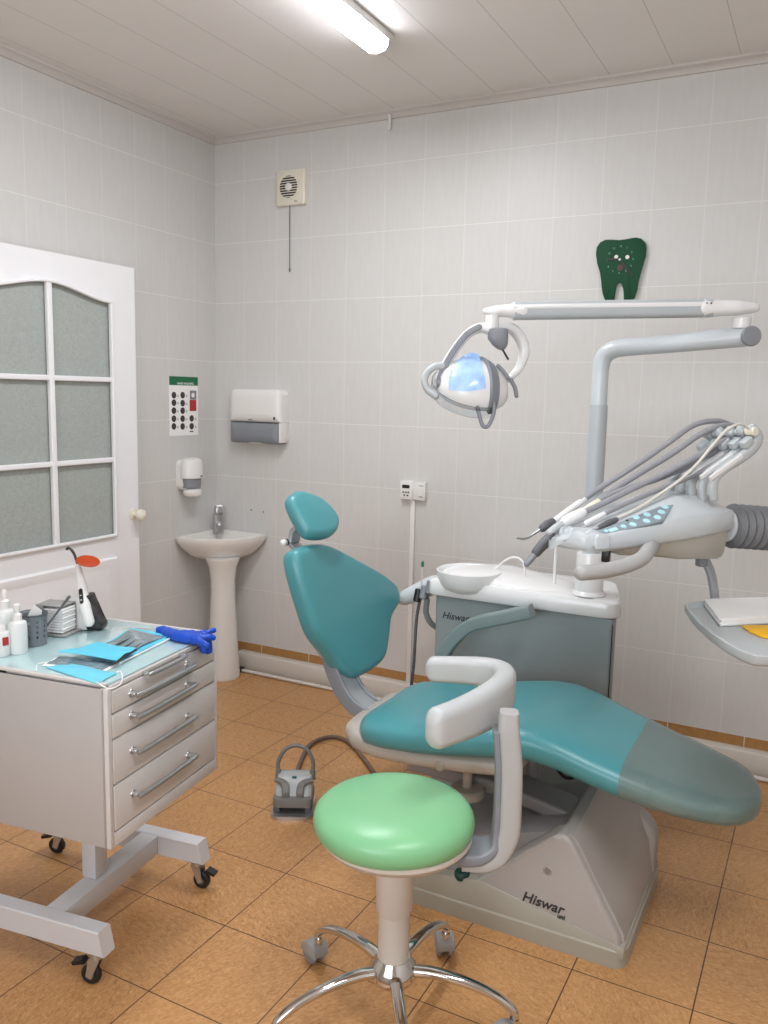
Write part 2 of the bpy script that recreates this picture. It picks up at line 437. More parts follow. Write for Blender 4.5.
# coving
cov = [(0, 0), (-.034, 0), (-.03, -.008), (-.02, -.012), (-.012, -.02), (-.008, -.032), (0, -.034)]
bm = new(); ring_loft(bm, [[V((x, a, ZC+b)) for a, b in cov] for x in (0, XR)]); struct(obj('trim_1', bm, 'trim'))
bm = new(); ring_loft(bm, [[V((-a, y, ZC+b)) for a, b in cov] for y in (0, YF)]); struct(obj('trim_2', bm, 'trim'))

# ------------------------------------------------------------------ door leaf standing open along the left wall
DX = .08; d0, d1 = -1.614, -.662; DT = 2.004
dr = bpy.data.objects.new('door_1', None); dr.location = (.06, (d0+d1)/2, 0); col.objects.link(dr); struct(dr)
gl0, gl1, gb_ = -1.47, -.806, .815
def arch(y):           # top edge of the glazing
    s = abs(y+1.137)/.332; s = min(s, 1)
    return 1.845+.05*(1+math.cos(PI*s))/2
bm = new()
box(bm, (.06, (d0+gl0)/2, DT/2+.004), (.04, gl0-d0, DT-.008)); box(bm, (.06, (d1+gl1)/2, DT/2+.004), (.04, d1-gl1, DT-.008))
box(bm, (.06, (gl0+gl1)/2, gb_/2+.004), (.04, gl1-gl0, gb_-.008))
ys = [gl0+(gl1-gl0)*i/24 for i in range(25)]
for x in (.04, .08):
    lo = [bm.verts.new((x, y, arch(y))) for y in ys]; hi = [bm.verts.new((x, y, DT)) for y in ys]
    for i in range(24): bm.faces.new((lo[i], lo[i+1], hi[i+1], hi[i]))
    if x == .04: l0, h0 = lo, hi
    else:
        for i in range(24): bm.faces.new((l0[i], l0[i+1], lo[i+1], lo[i])); bm.faces.new((h0[i], h0[i+1], hi[i+1], hi[i]))
obj('door_leaf', bm, 'door', dr)
bm = new()
sweep(bm, [(.084, y, arch(y)-.004) for y in ys], rrect(.014, .02, .005), 1, up=(1, 0, 0))
for y in (gl0+.004, gl1-.004): sweep(bm, [(.084, y, gb_), (.084, y, arch(y))], rrect(.014, .02, .005), 1, up=(1, 0, 0))
sweep(bm, [(.084, gl0, gb_+.004), (.084, gl1, gb_+.004)], rrect(.014, .02, .005), 1, up=(1, 0, 0))
obj('glazing_bead', bm, 'door', dr)
bm = new()
sweep(bm, [(.08, -1.138, gb_), (.08, -1.138, 1.89)], rrect(.026, .02, .005), 1, up=(1, 0, 0))
for z in (1.508, 1.158): sweep(bm, [(.0788, gl0, z), (.0788, gl1, z)], rrect(.022, .02, .005), 1, up=(1, 0, 0))
bmesh.ops.recalc_face_normals(bm, faces=bm.faces); obj('glazing_bar', bm, 'door', dr)
for ya, yb in ((gl0, -1.138), (-1.138, gl1)):
    for za, zb in ((gb_, 1.158), (1.158, 1.508), (1.508, None)):
        bm = new(); yy = [ya+(yb-ya)*i/14 for i in range(15)]
        pts = [(.066, y, za) for y in yy] + [(.066, y, (arch(y) if zb is None else zb)) for y in yy[::-1]]
        prism(bm, pts, (-.006, 0, 0)); obj('pane', bm, 'frost', dr)
bm = new()     # raised lower panel
def loopf(x, a, b, c, d): return [V((x, a, c)), V((x, b, c)), V((x, b, d)), V((x, a, d))]
ring_loft(bm, [loopf(.0801, -1.47, -.803, .12, .722), loopf(.092, -1.462, -.811, .128, .714), loopf(.092, -1.452, -.822, .14, .702), loopf(.083, -1.43, -.845, .165, .678), loopf(.083, -1.42, -.855, .175, .668), loopf(.089, -1.40, -.875, .2, .645)])
obj('raised_panel', bm, 'door', dr)
bm = new(); lathe(bm, (.08, -.697, .9), [(0, 0), (.027, 0), (.027, .005), (.011, .008), (.011, .028), (.02, .034), (.027, .046), (.024, .06), (.012, .066), (0, .067)], 28, (1, 0, 0))
obj('door_knob', bm, 'cream', dr)

# ------------------------------------------------------------------ ceiling lamp
cl = thing('ceiling_lamp', (1.345, -1.32, 2.655), 'long white fluorescent batten lamp switched on, fixed to the panelled ceiling', 'lamp')
bm = new(); box(bm, (1.35, -1.32, 2.722), (.10, 1.21, .03), .006); obj('lamp_body', bm, 'white', cl)
bm = new(); pf = [(-.044, 0), (-.042, -.02), (-.03, -.034), (0, -.04), (.03, -.034), (.042, -.02), (.044, 0)]
ring_loft(bm, [[V((1.352+a, y, 2.707+b)) for a, b in pf] for y in (-1.915, -.765)]); obj('diffuser', bm, 'lampglow', cl)
for ya, yb in ((-.765, -.738), (-1.945, -1.915)):
    bm = new(); ring_loft(bm, [[V((1.352+a*f, y, 2.707+b*f)) for a, b in pf] for y, f in ((ya, 1.02 if ya > -1 else .9), (yb, .9 if ya > -1 else 1.02))]); obj('end_cap', bm, 'white', cl)
bm = new(); p = at(390, 111, y=-.03); tube(bm, [(p.x, -.03, 2.71), (p.x, -.032, 2.66)], .007); tube(bm, [(p.x, -.036, 2.668), (p.x, -.036, 2.65)], .005)
tag(obj('ceiling_hook', bm, 'white'), 'small white hook on the coving above the back wall', 'hook')

# ------------------------------------------------------------------ extractor fan
ft = thing('extractor_fan', (.48, 0, 2.37), 'square cream extractor fan with round grille and pull cord high on back wall', 'fan')
fx, fz = .482, 2.452
bm = new(); ring_loft(bm, [[V((fx+a, y, fz+b)) for a, b in rrect(w, w, .008)] for y, w in ((0, .166), (-.024, .164), (-.03, .152))]); obj('fan_cover', bm, 'cream', ft)
bm = new(); ring_loft(bm, [[V((fx-.004+r*a, y, fz+r*b)) for a, b in circ(32)] for y, r in ((-.0302, .0575), (-.0302, .046), (-.031, .046))], cap=False)
lathe(bm, (fx-.004, -.0305, fz), [(0, 0), (.054, 0), (.054, .001), (0, .001)], 32, (0, -1, 0)); obj('fan_opening', bm, 'black', ft)
bm = new()
for i in range(-4, 5):
    z = i*.0115; w = math.sqrt(max(0, .054**2-z*z)); box(bm, (fx-.004, -.034, fz+z), (2*w, .005, .0042), .001)
lathe(bm, (fx-.004, -.03, fz), [(.052, 0), (.058, 0), (.058, .006), (.052, .006)], 32, (0, -1, 0))
obj('grille', bm, 'cream', ft)
bm = new(); lathe(bm, (fx-.004, -.033, fz), [(.018, 0), (.018, .005), (.014, .007), (0, .008)], 24, (0, -1, 0)); obj('grille_hub', bm, 'white', ft)
bm = new(); tube(bm, [(fx-.006, -.02, fz-.085), (fx-.006, -.018, 2.07)], .0022, k=0, n=8); lathe(bm, (fx-.006, -.018, 2.055), [(0, 0), (.004, .002), (.004, .018), (0, .02)], 10); obj('pull_cord', bm, 'dgrey', ft)
text('lettering', 'Fan', .012, frame((fx+.035, -.0305, fz-.068), (1, 0, 0), (0, 0, 1)), 'ink', ft)

# ------------------------------------------------------------------ tooth clock
ck = thing('wall_clock', (2.075, 0, 1.86), 'green tooth-shaped wall clock with small face and black hands, on back wall', 'clock')
outline = [(75, 290), (85, 210), (125, 150), (190, 118), (260, 118), (350, 130), (420, 122), (480, 102), (550, 92), (610, 106), (655, 150), (668, 210), (660, 310), (630, 410), (595, 500), (575, 600), (560, 700), (530, 790), (500, 850), (475, 885), (425, 885), (405, 850), (405, 770), (405, 700), (385, 640), (350, 612), (315, 640), (298, 700), (290, 790), (285, 850), (265, 885), (215, 885), (185, 840), (160, 770), (145, 690), (138, 600), (125, 510), (92, 400)]
def ckp(u, v, y=-.02): p = at(590+u/11.815, 230+v/11.815, y=-.01); p.y = y; return p
bm = new(); prism(bm, [ckp(u, v, -.008) for u, v in outline], (0, -.012, 0), .002); obj('clock_body', bm, 'green', ck)
cc = ckp(360, 355, -.0215)
bm = new(); a = ckp(200, 352, -.024); sweep(bm, [cc+V((0, -.002, 0)), a+V((0, .001, 0))], rrect(.009, .0016, .0006), 1, up=(0, 1, 0)); obj('hour_hand', bm, 'black', ck)
bm = new(); a = ckp(515, 545, -.024); sweep(bm, [cc+V((0, -.003, 0)), a], rrect(.008, .0016, .0006), 1, up=(0, 1, 0)); obj('minute_hand', bm, 'black', ck)
bm = new(); lathe(bm, cc, [(0, .006), (.004, .005), (.005, 0)], 16, (0, -1, 0)); obj('hand_pin', bm, 'white', ck)
for (u, v) in ((318, 322), (448, 325)):
    bm = new(); e = ckp(u, v, -.02); lathe(bm, e, [(0, .0015), (.011, .001), (.0115, 0)], 20, (0, -1, 0), sx=.8, sy=1); eye = obj('eye', bm, 'green', ck)
    bm = new(); lathe(bm, e+V((0, -.0015, 0)), [(0, .001), (.0075, .0007), (.008, 0)], 16, (0, -1, 0)); obj('eye_white', bm, 'white', ck)
bm = new(); lathe(bm, ckp(362, 450, -.02), [(0, .001), (.012, .0008), (.0125, 0)], 20, (0, -1, 0)); obj('mouth', bm, mat('dull_red', (70, 40, 32), .5), ck)
nums = ['12', '1', '2', '3', '4', '5', '6', '7', '8', '9', '10', '11']
for i, s in enumerate(nums):
    a = 2*PI*i/12; p = cc + V((.052*math.sin(a), 0, .052*math.cos(a))); p.y = -.0202
    text('numeral', s, .011, frame(p, (1, 0, 0), (0, 0, 1)), 'palegreen', ck)

# ------------------------------------------------------------------ towel + soap dispensers, poster
td = thing('towel_dispenser', (.27, 0, 1.21), 'white paper towel dispenser with grey lower half on back wall', 'dispenser')
a = at(229.5, 389, y=-.065); b = at(281.5, 391, y=-.065); c_ = at(231, 442, y=-.065); xa, xb = a.x+.004, b.x
zt_, zb_ = a.z-.004, c_.z; zm = at(231, 421, y=-.065).z
def shell(x0, x1, z0, z1, rt, rb, m, name, par, y1=-.078, bul=.006):
    bm = new(); P = []
    w = x1-x0; h = z1-z0; pr = []
    for cx, cz, a0, r in ((w/2-rt, h/2-rt, 0, rt), (-w/2+rt, h/2-rt, PI/2, rt), (-w/2+rb, -h/2+rb, PI, rb), (w/2-rb, -h/2+rb, 1.5*PI, rb)):
        for i in range(6): aa = a0+PI/2*i/5; pr.append((cx+r*math.cos(aa), cz+r*math.sin(aa)))
    rr = []
    for y, ins in ((0, 0), (y1+.02, 0), (y1+.008, .003), (y1, .012), (y1-bul, .04)):
        rr.append([V(((x0+x1)/2+p[0]*(1-2*ins/w), y, (z0+z1)/2+p[1]*(1-2*ins/h))) for p in pr])
    ring_loft(bm, rr); return obj(name, bm, m, par)
shell(xa, xb, zm, zt_+.006, .032, .001, 'white', 'upper_cover', td)
shell(xa, xb-.012, zb_, zm-.002, .001, .014, 'mgrey', 'lower_cover', td, y1=-.074)
bm = new(); box(bm, (xb-.006, -.036, (zb_+zm)/2+.004), (.012, .072, zm-zb_-.008), .003); obj('side_trim', bm, 'white', td)
bm = new(); box(bm, (xb-.03, -.0845, zm+.022), (.01, .002, .014)); obj('sight_window', bm, 'ink', td)
bm = new(); box(bm, ((xa+xb)/2-.02, -.084, zm+.012), (.026, .002, .007), .001); obj('badge', bm, 'ugrey', td)
bm = new(); lathe(bm, ((xa+xb)/2, -.045, zb_+.004), [(0, -.006), (.05, -.005), (.055, 0), (0, .002)], 24, sx=1, sy=.6); obj('towel_slot', bm, 'cream', td)
sd = thing('soap_dispenser', (0, -.26, .94), 'white soap dispenser with grey window on left wall above the corner basin', 'dispenser')
bm = new(); ring_loft(bm, [[V((x, -.262+a*w, 1.058+b)) for a, b in rrect(.12, .165*h, .03)] for x, w, h in ((0, .9, .9), (.04, .9, .95), (.055, .85, .92))]); bmesh.ops.translate(bm, verts=bm.verts, vec=(0, 0, -.010)); obj('back_plate', bm, 'white', sd)
bm = new(); prof = [(.001, 1.135), (.03, 1.133), (.042, 1.126), (.046, 1.11), (.047, 1.06), (.047, 1.034)]
lathe(bm, (.055, -.262, 0), [(0, 1.146), (.03, 1.144), (.045, 1.134), (.05, 1.115), (.051, 1.045), (.048, 1.043), (0, 1.043)], 28, sx=1, sy=1.25); bmesh.ops.translate(bm, verts=bm.verts, vec=(0, 0, -.010)); obj('dispenser_cover', bm, 'white', sd)
bm = new(); lathe(bm, (.052, -.262, 0), [(0, 1.043), (.046, 1.043), (.044, .995), (0, .99)], 28, sx=1, sy=1.2); bmesh.ops.translate(bm, verts=bm.verts, vec=(0, 0, -.010)); obj('sight_window', bm, 'mgrey', sd)
bm = new(); lathe(bm, (.06, -.262, 0), [(0, .993), (.03, .993), (.042, .985), (.046, .97), (.04, .955), (.02, .948), (0, .947)], 28, sx=1, sy=1.1); bmesh.ops.translate(bm, verts=bm.verts, vec=(0, 0, -.010)); obj('push_pad', bm, 'white', sd)
bm = new(); box(bm, (.103, -.247, 1.054), (.006, .018, .007), .001); bmesh.ops.translate(bm, verts=bm.verts, vec=(0, 0, -.010)); obj('badge', bm, 'dgrey', sd)
pt = thing('instruction_poster', (0, -.25, 1.245), 'small hand-washing poster with green header and round photos, on left wall', 'poster')
def pp(u, v, x=.0025): p = at(164+u/14.63, 370+v/14.63, x=.001); p.x = x; return p
bm = new(); box(bm, (.001, -.2525, 1.39), (.002, .2115, .292)); obj('sheet', bm, 'paper', pt)
def rect(u0, v0, u1, v1, m, nm, th=.0006):
    bm = new(); a = pp(u0, v0); b = pp(u1, v1); box(bm, (.0023, (a.y+b.y)/2, (a.z+b.z)/2), (th, abs(b.y-a.y), abs(a.z-b.z))); return obj(nm, bm, m, pt)
bm = new(); box(bm, (.0023, -.2525, 1.516), (.0006, .212, .043)); obj('header_band', bm, 'postergreen', pt)
text('lettering', 'HAND WASHING', .016, frame((.0027, -.24, 1.503), (0, 1, 0), (0, 0, 1)), 'paper', pt)
for u, vs in ((142, (368, 478, 595, 712, 825)), (270, (368, 485, 595, 712, 825)), (402, (708, 822))):
    for v in vs:
        bm = new(); lathe(bm, pp(u, v, .002), [(0, .0008), (.0165, .0008), (.0165, 0)], 20, (1, 0, 0)); obj('photo_disc', bm, 'photo', pt)
        bm = new(); a = pp(u+58, v, .0023); box(bm, (.0023, a.y, a.z), (.0005, .012, .003)); box(bm, (.0023, a.y, a.z-.006), (.0005, .014, .003)); obj('caption', bm, 'mgrey', pt)
rect(375, 300, 470, 432, 'mgrey', 'photo_panel'); rect(372, 436, 470, 600, 'red', 'warning_panel')
bm = new(); lathe(bm, pp(420, 368, .0026), [(0, .0006), (.012, .0006), (.012, 0)], 16, (1, 0, 0)); obj('photo_disc', bm, 'paper', pt)
rect(375, 890, 425, 905, 'ink', 'caption')

# ------------------------------------------------------------------ thermostat + conduit
th = thing('wall_thermostat', (1.18, 0, .983), 'white wall thermostat with black display and buttons on back wall', 'thermostat')
bm = new(); box(bm, (1.149, -.016, 1.028), (.066, .032, .088), .004); obj('control_body', bm, 'white', th)
bm = new(); box(bm, (1.2115, -.012, 1.026), (.062, .024, .086), .004); obj('sensor_body', bm, 'white', th)
bm = new(); box(bm, (1.147, -.0325, 1.045), (.038, .002, .016)); obj('display', bm, 'black', th)
for i, (dx, dz) in enumerate(((-.014, -.008), (0, -.008), (.013, -.008), (-.008, -.022), (.009, -.022))):
    bm = new(); lathe(bm, (1.148+dx, -.032, 1.026+dz), [(0, .0025), (.0045, .002), (.0045, 0)], 14, (0, -1, 0)); obj('button', bm, 'dgrey', th)
bm = new(); box(bm, (1.222, -.0245, 1.052), (.022, .001, .003)); box(bm, (1.222, -.0245, 1.0), (.02, .001, .005)); obj('marking', bm, 'mgrey', th)
bm = new(); a = at(414, 502, y=-.008); b = at(407.5, 672, y=-.008)
box(bm, (1.176, -.008, (.983+.078)/2), (.022, .016, .983-.078), .002); tag(obj('cable_duct', bm, 'white'), 'thin white vertical cable duct running down from the wall thermostat', 'cable duct')
for px, py in ((251, 510), (263.3, 512)):
    p = at(px, py, y=-.001); bm = new(); lathe(bm, (p.x, 0, p.z), [(0, .003), (.003, .002), (.0045, 0)], 12, (0, -1, 0))
    tag(obj('wall_plug', bm, 'dgrey'), 'tiny dark wall plug in the back wall tiles, '+('nearer the corner tap' if px < 255 else 'nearer the headrest'), 'wall plug')

# ------------------------------------------------------------------ corner basin
sk = thing('corner_washbasin', (.2, -.2, 0), 'white ceramic corner washbasin on pedestal between door and dental chair', 'washbasin')
SR = .738
def basin_outline(s, z, push=0):
    # quarter-ish outline with straight back edges and bowed front
    pts = [(0, 0), (0, -.16), (0, -.318), (.012, -.335)]
    for i in range(13):
        t = i/12; a = (-PI/2)*(1-t)
        x = .03+.31*math.sin(PI/2*t)**.9; y = -.03-.31*math.cos(PI/2*t)**.9
        pts.append((x, y))
    pts += [(.335, -.012), (.318, 0), (.16, 0)]
    c = V((.15, -.15, 0))
    return [V((c.x+(x-c.x)*s, c.y+(y-c.y)*s, z)) for x, y in pts]
def wall_clamp(r): return [V((max(p.x, .002), min(p.y, -.002), p.z)) for p in r]
bm = new()
rings = [wall_clamp(basin_outline(f, z)) for f, z in ((.34, SR-.125), (.5, SR-.12), (.72, SR-.095), (.9, SR-.055), (.985, SR-.028), (1.0, SR-.012), (.995, SR-.003), (.975, SR), (.9, SR-.002), (.86, SR-.01))]
rings += [[p+V((.01, -.01, 0)) for p in basin_outline(f, z)] for f, z in ((.80, SR-.02), (.72, SR-.055), (.5, SR-.085), (.25, SR-.095), (.02, SR-.097))]
ring_loft(bm, rings); obj('basin', bm, 'ceramic', sk)
bm = new(); pc = V((.215, -.215)); dg = V((1, -1, 0)).normalized()
lathe(bm, (.195, -.195, 0), [(.001, .0), (.086, 0), (.088, .004), (.086, .02), (.080, .12), (.069, .3), (.062, .43), (.062, .52), (.072, .585), (.086, .62), (.088, .634), (.001, .634)], 32)
for v in bm.verts:
    v.co.x = max(v.co.x, .03); v.co.y = min(v.co.y, -.03)
obj('pedestal', bm, 'ceramic', sk)
tp = V((.066, -.066, SR))
fd = V((.707, -.707, 0)); sdv = V((.707, .707, 0))
bm = new(); sweep(bm, [tp+V((0, 0, -.004)), tp+V((0, 0, .09))], rrect(.052, .044, .012), 1, up=fd); sweep(bm, [tp+V((0, 0, .035)), tp+V((0, 0, .04))+fd*.045, tp+V((0, 0, .03))+fd*.075], rrect(.03, .022, .008), 1)
tapo = obj('tap', bm, 'steel', sk)
bm = new(); sweep(bm, [tp+V((0, 0, .093)), tp+V((0, 0, .12)), tp+V((0, 0, .134))], rrect(.045, .042, .014), [1, 1, .85], up=fd); sweep(bm, [tp+V((0, 0, .125))-fd*.01, tp+V((0, 0, .138))+fd*.045], rrect(.03, .009, .004), 1); obj('tap_lever', bm, 'steel', tapo)

# ------------------------------------------------------------------ cart
TH = math.atan2(.137, .99)
NC = V((math.cos(TH), math.sin(TH), 0)); TC = V((-math.sin(TH), math.cos(TH), 0))
C0 = V((1.474, -2.219, 0)); CW, CDp, CZ0, CZ1 = .475, .49, .40, .80
FC = frame(C0, -NC, TC, (0, 0, 1))      # local: x = into the cart, y = along the drawer front, z up
FC = Matrix(((-NC.x, TC.x, 0, C0.x), (-NC.y, TC.y, 0, C0.y), (0, 0, 1, 0), (0, 0, 0, 1)))
ctm = FC @ V((CDp/2, CW/2, 0))
ct = thing('instrument_cart', ctm, 'grey-white metal drawer cart on castors with glass top beside the door', 'cart')
def cbox(name, x0, x1, y0, y1, z0, z1, m, par, bev=.0015): 
    bm = new(); box(bm, ((x0+x1)/2, (y0+y1)/2, (z0+z1)/2), (x1-x0, y1-y0, z1-z0), bev, FC); return obj(name, bm, m, par)
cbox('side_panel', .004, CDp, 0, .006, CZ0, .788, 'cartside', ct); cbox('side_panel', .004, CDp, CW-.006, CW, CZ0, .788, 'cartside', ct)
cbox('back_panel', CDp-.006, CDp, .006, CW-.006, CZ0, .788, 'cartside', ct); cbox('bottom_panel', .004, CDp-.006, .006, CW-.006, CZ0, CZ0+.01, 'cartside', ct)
bm = new()
for y0, y1, z0, z1 in ((0, .014, CZ0, .79), (CW-.014, CW, CZ0, .79), (.014, CW-.014, CZ0, .434)): box(bm, (.004, (y0+y1)/2, (z0+z1)/2), (.02, y1-y0, z1-z0), .0015, FC)
obj('front_frame', bm, 'cart', ct)
cbox('gap_shade_sheet', .02, .03, .014, CW-.014, CZ0+.02, .785, 'dgrey', ct, 0)  # upright dark sheet that puts shade into the gaps between drawers
def handle(y0, y1, z, par):
    bm = new(); r = .0068
    pts = [FC @ V(p) for p in ((-.006, y0, z), (-.026, y0+.001, z), (-.033, y0+.012, z), (-.033, y1-.012, z), (-.026, y1-.001, z), (-.006, y1, z))]
    tube(bm, pts, r, k=5, n=12)
    for y in (y0, y1): lathe(bm, FC @ V((-.0065, y, z)), [(0, .004), (.009, .004), (.0105, 0)], 16, -V((-NC.x, -NC.y, 0)))
    obj('handle', bm, 'steel', par)
dz = [(.780, .7275), (.7225, .6655), (.6605, .554), (.549, .439)]
for i, (a, b) in enumerate(dz):
    d = cbox('drawer', -.008, .03, .0155, CW-.0155, b, a, 'cart', ct, .002)
    zz = a-.028 if i < 2 else a-.032
    handle(.084, .32, [.7535, .700, .612, .502][i], d)
sh = cbox('pull_out_shelf', -.006, .3, .0155, CW-.0155, .7835, .7935, 'cart', ct, .001)
bm = new(); tube(bm, [FC @ V(p) for p in ((-.005, .136, .788), (-.02, .137, .787), (-.028, .146, .787), (-.028, .281, .787), (-.02, .29, .787), (-.005, .291, .788))], .0055, k=5); obj('handle', bm, 'steel', sh)
cbox('rim', 0, CDp, 0, .012, .7945, .801, 'cart', ct, .001); cbox('rim', 0, CDp, CW-.012, CW, .7945, .801, 'cart', ct, .001); cbox('rim', CDp-.012, CDp, .012, CW-.012, .7945, .801, 'cart', ct, .001)
cbox('glass_top', .0, CDp-.012, .012, CW-.012, .7945, .7995, 'glasstop', ct, .0015)
# undercarriage
bm = new(); x = .232
box(bm, (x, .277, .118), (.058, .40, .06), .003, FC); obj('cross_beam', bm, 'cartleg', ct)
bm = new(); box(bm, (x+.01, .243, .275), (.045, .05, .252), .003, FC); obj('column', bm, 'cartleg', ct)
for y in (.054, .5):
    bm = new(); x0, x1 = .05, .62
    ring_loft(bm, [[FC @ V((xx, y+a, .118+b)) for a, b in rrect(.046, .064, .003, 1)] for xx in (x0, x1)])
    for v in bm.verts:
        l = FC.inverted() @ v.co
        if l.x < .1: l.x += (.118-l.z)*-.0+ (l.z-.086)*.22
        v.co = FC @ l
    obj('foot_beam', bm, 'cartleg', ct)
def cart_caster(x, y, ang):
    top = FC @ V((x, y, .086)); e = V((math.cos(ang), math.sin(ang), 0)); s = V((-e.y, e.x, 0)); w = V((top.x, top.y, .026))+e*.016
    bm = new(); cyl(bm, w-s*.009, w+s*.009, .026, n=24, bev=.004); c = obj('caster', bm, 'black', ct)
    bm = new(); cyl(bm, w-s*.0105, w+s*.0105, .011, n=18); obj('hub', bm, 'dgrey', c)
    bm = new(); cyl(bm, top+V((0, 0, -.012)), top+V((0, 0, .001)), .018, n=20)
    for k in (-1, 1):
        q = [top+V((0, 0, -.012))+s*(k*.013)-e*.014, top+V((0, 0, -.012))+s*(k*.013)+e*.016, w+s*(k*.013)+e*.008, w+s*(k*.013)-e*.006+V((0, 0, -.006))]
        prism(bm, q, s*(k*.0025))
    obj('fork', bm, 'steel', c)
    bm = new(); prism(bm, [w+e*.012+V((0, 0, .03)), w+e*.045+V((0, 0, .022)), w+e*.048+V((0, 0, .03)), w+e*.02+V((0, 0, .04))], s*.024); bmesh.ops.translate(bm, verts=bm.verts, vec=-s*.012); obj('brake_tab', bm, 'black', c)
for x, y, a in ((.082, .048, PI+.3), (.082, .5, .2), (.58, .054, 2.5), (.58, .5, 3.5)): cart_caster(x, y, a)

# ------------------------------------------------------------------ things on the cart
ZT = .80
def onz(px, py, z=ZT): return at(px, py, z=z)
def bottle(px, py, r, h, kind, label, ps):
    p = onz(px, py) + NC*-r*.9; p.z = ZT
    b = thing('bottle', p, label, 'bottle', 'small white bottles on the cart')
    hb = h*.66
    bm = new(); lathe(bm, p, [(0, 0), (r*.92, 0), (r, .003), (r, hb*.88), (r*.9, hb*.95), (r*.5, hb), (r*.42, hb), (r*.42, hb+.004), (0, hb+.004)], 28); bd = obj('bottle_body', bm, 'bottle', b)
    bm = new()
    if kind == 0: lathe(bm, p+V((0, 0, hb)), [(0, 0), (r*.52, 0), (r*.52, h*.1), (r*.45, h*.12), (0, h*.12)], 24)
    elif kind == 1: lathe(bm, p+V((0, 0, hb)), [(0, 0), (r*.5, 0), (r*.5, h*.14), (r*.28, h*.17), (r*.27, h*.3), (r*.2, h*.34), (0, h*.34)], 24)
    else: lathe(bm, p+V((0, 0, hb)), [(0, 0), (r*.5, 0), (r*.48, h*.12), (r*.2, h*.16), (r*.36, h*.22), (r*.36, h*.32), (r*.2, h*.34), (0, h*.34)], 24)
    obj('cap', bm, 'white', b)
    if ps:
        bm = new(); u = (CAM-p); u.z = 0; u.normalize(); a0 = math.atan2(u.y, u.x)
        vs = []
        for z in (hb*.45, hb*.78): vs.append([p+V(((r+.0006)*math.cos(a), (r+.0006)*math.sin(a), z)) for a in [a0+.1+.75*i/8 for i in range(9)]])
        ring_loft(bm, vs, cap=False, closed=False); obj('bottle_label', bm, ps, b)
    return b
bottle(8, 656, .021, .098, 0, 'shortest white bottle with a red label, front of the bottle group on cart', 'red')
bottle(25, 653.5, .0225, .128, 2, 'white bottle with round cap standing beside the grey perforated cup', None)
bottle(13, 646, .024, .148, 1, 'tallest white bottle with pointed nozzle, behind the red-labelled bottle', None)
bottle(-2, 647, .024, .128, 1, 'white bottle at the far left of the cart top, cut by photo edge', None)
# perforated cup
cpos = onz(43, 645) - NC*.03; cpos.z = ZT
cu_t = thing('perforated_cup', cpos, 'dark grey perforated round cup holding a white card on cart', 'cup')
bm = new(); R0 = .0355; Hc = .082; nseg = 40; nz = 12; vg = {}
for i in range(nz+1):
    for j in range(nseg): a = 2*PI*j/nseg; rr = R0*(.93+.07*i/nz); vg[i, j] = bm.verts.new(cpos+V((rr*math.cos(a), rr*math.sin(a), Hc*i/nz)))
for i in range(nz):
    for j in range(nseg):
        if i % 2 == 1 and 2 < i < 11 and j % 4 == 1: continue
        bm.faces.new((vg[i, j], vg[i, (j+1) % nseg], vg[i+1, (j+1) % nseg], vg[i+1, j]))
bm.faces.new([vg[0, j] for j in range(nseg)][::-1])
bmesh.ops.recalc_face_normals(bm, faces=bm.faces)
o = obj('cup_wall', bm, 'cup', cu_t); md = o.modifiers.new('t', 'SOLIDIFY'); md.thickness = .0018
bm = new(); lathe(bm, cpos+V((0, 0, Hc)), [(.0345, -.003), (.0375, -.003), (.0375, .002), (.0345, .002), (.0345, -.003)], 40); obj('cup_rim', bm, 'dgrey', cu_t)
side = cr.copy(); side.z = 0; side.normalize(); bk = V((-side.y, side.x, 0))
bm = new(); q = cpos+V((0, 0, .015)); 
prism(bm, [q+side*-.012, q+side*.014, q+side*.024+V((0, 0, .075)), q+side*.004+V((0, 0, .09)), q+side*-.014+V((0, 0, .06))], bk*.0015); tag(obj('paper_card', bm, 'paper'), 'white folded card standing inside the grey perforated cup', 'card')
bm = new(); a = cpos+side*.002+V((0, 0, .006))+bk*.008; b = at(69, 597, d=(cpos-CAM).dot(fw)); sweep(bm, [a, a.lerp(b, .75), b], circ(10), [.0022, .003, .0045], round_ends=True); tag(obj('mixing_brush', bm, 'dgrey'), 'dark grey stick handle leaning out of the perforated cup', 'brush')
# napkin dispenser
FN = lambda p, a=0: rotz(p, a)
np_ = onz(66, 634) - NC*.03; np_.z = ZT
nt = thing('napkin_dispenser', np_, 'small metal box of white napkins between cup and curing light stand', 'napkin dispenser')
fr = rotz(np_, TH+.12)
bm = new(); box(bm, (0, 0, .003), (.10, .075, .006), .002, fr); box(bm, (-.002, 0, .083), (.08, .066, .002), 0, fr)
box(bm, (-.03, -.033, .043), (.026, .0015, .08), 0, fr); box(bm, (-.002, .033, .043), (.08, .0015, .08), 0, fr); box(bm, (-.041, 0, .043), (.0015, .066, .08), 0, fr); obj('metal_case', bm, 'case', nt)
bm = new(); 
for i in range(9): box(bm, (.0, 0, .012+i*.0075), (.076+.004*(i % 2), .06, .0062), .0015, fr)
tag(obj('napkin_stack', bm, 'paper'), 'stack of white napkins inside the small metal dispenser', 'napkins')
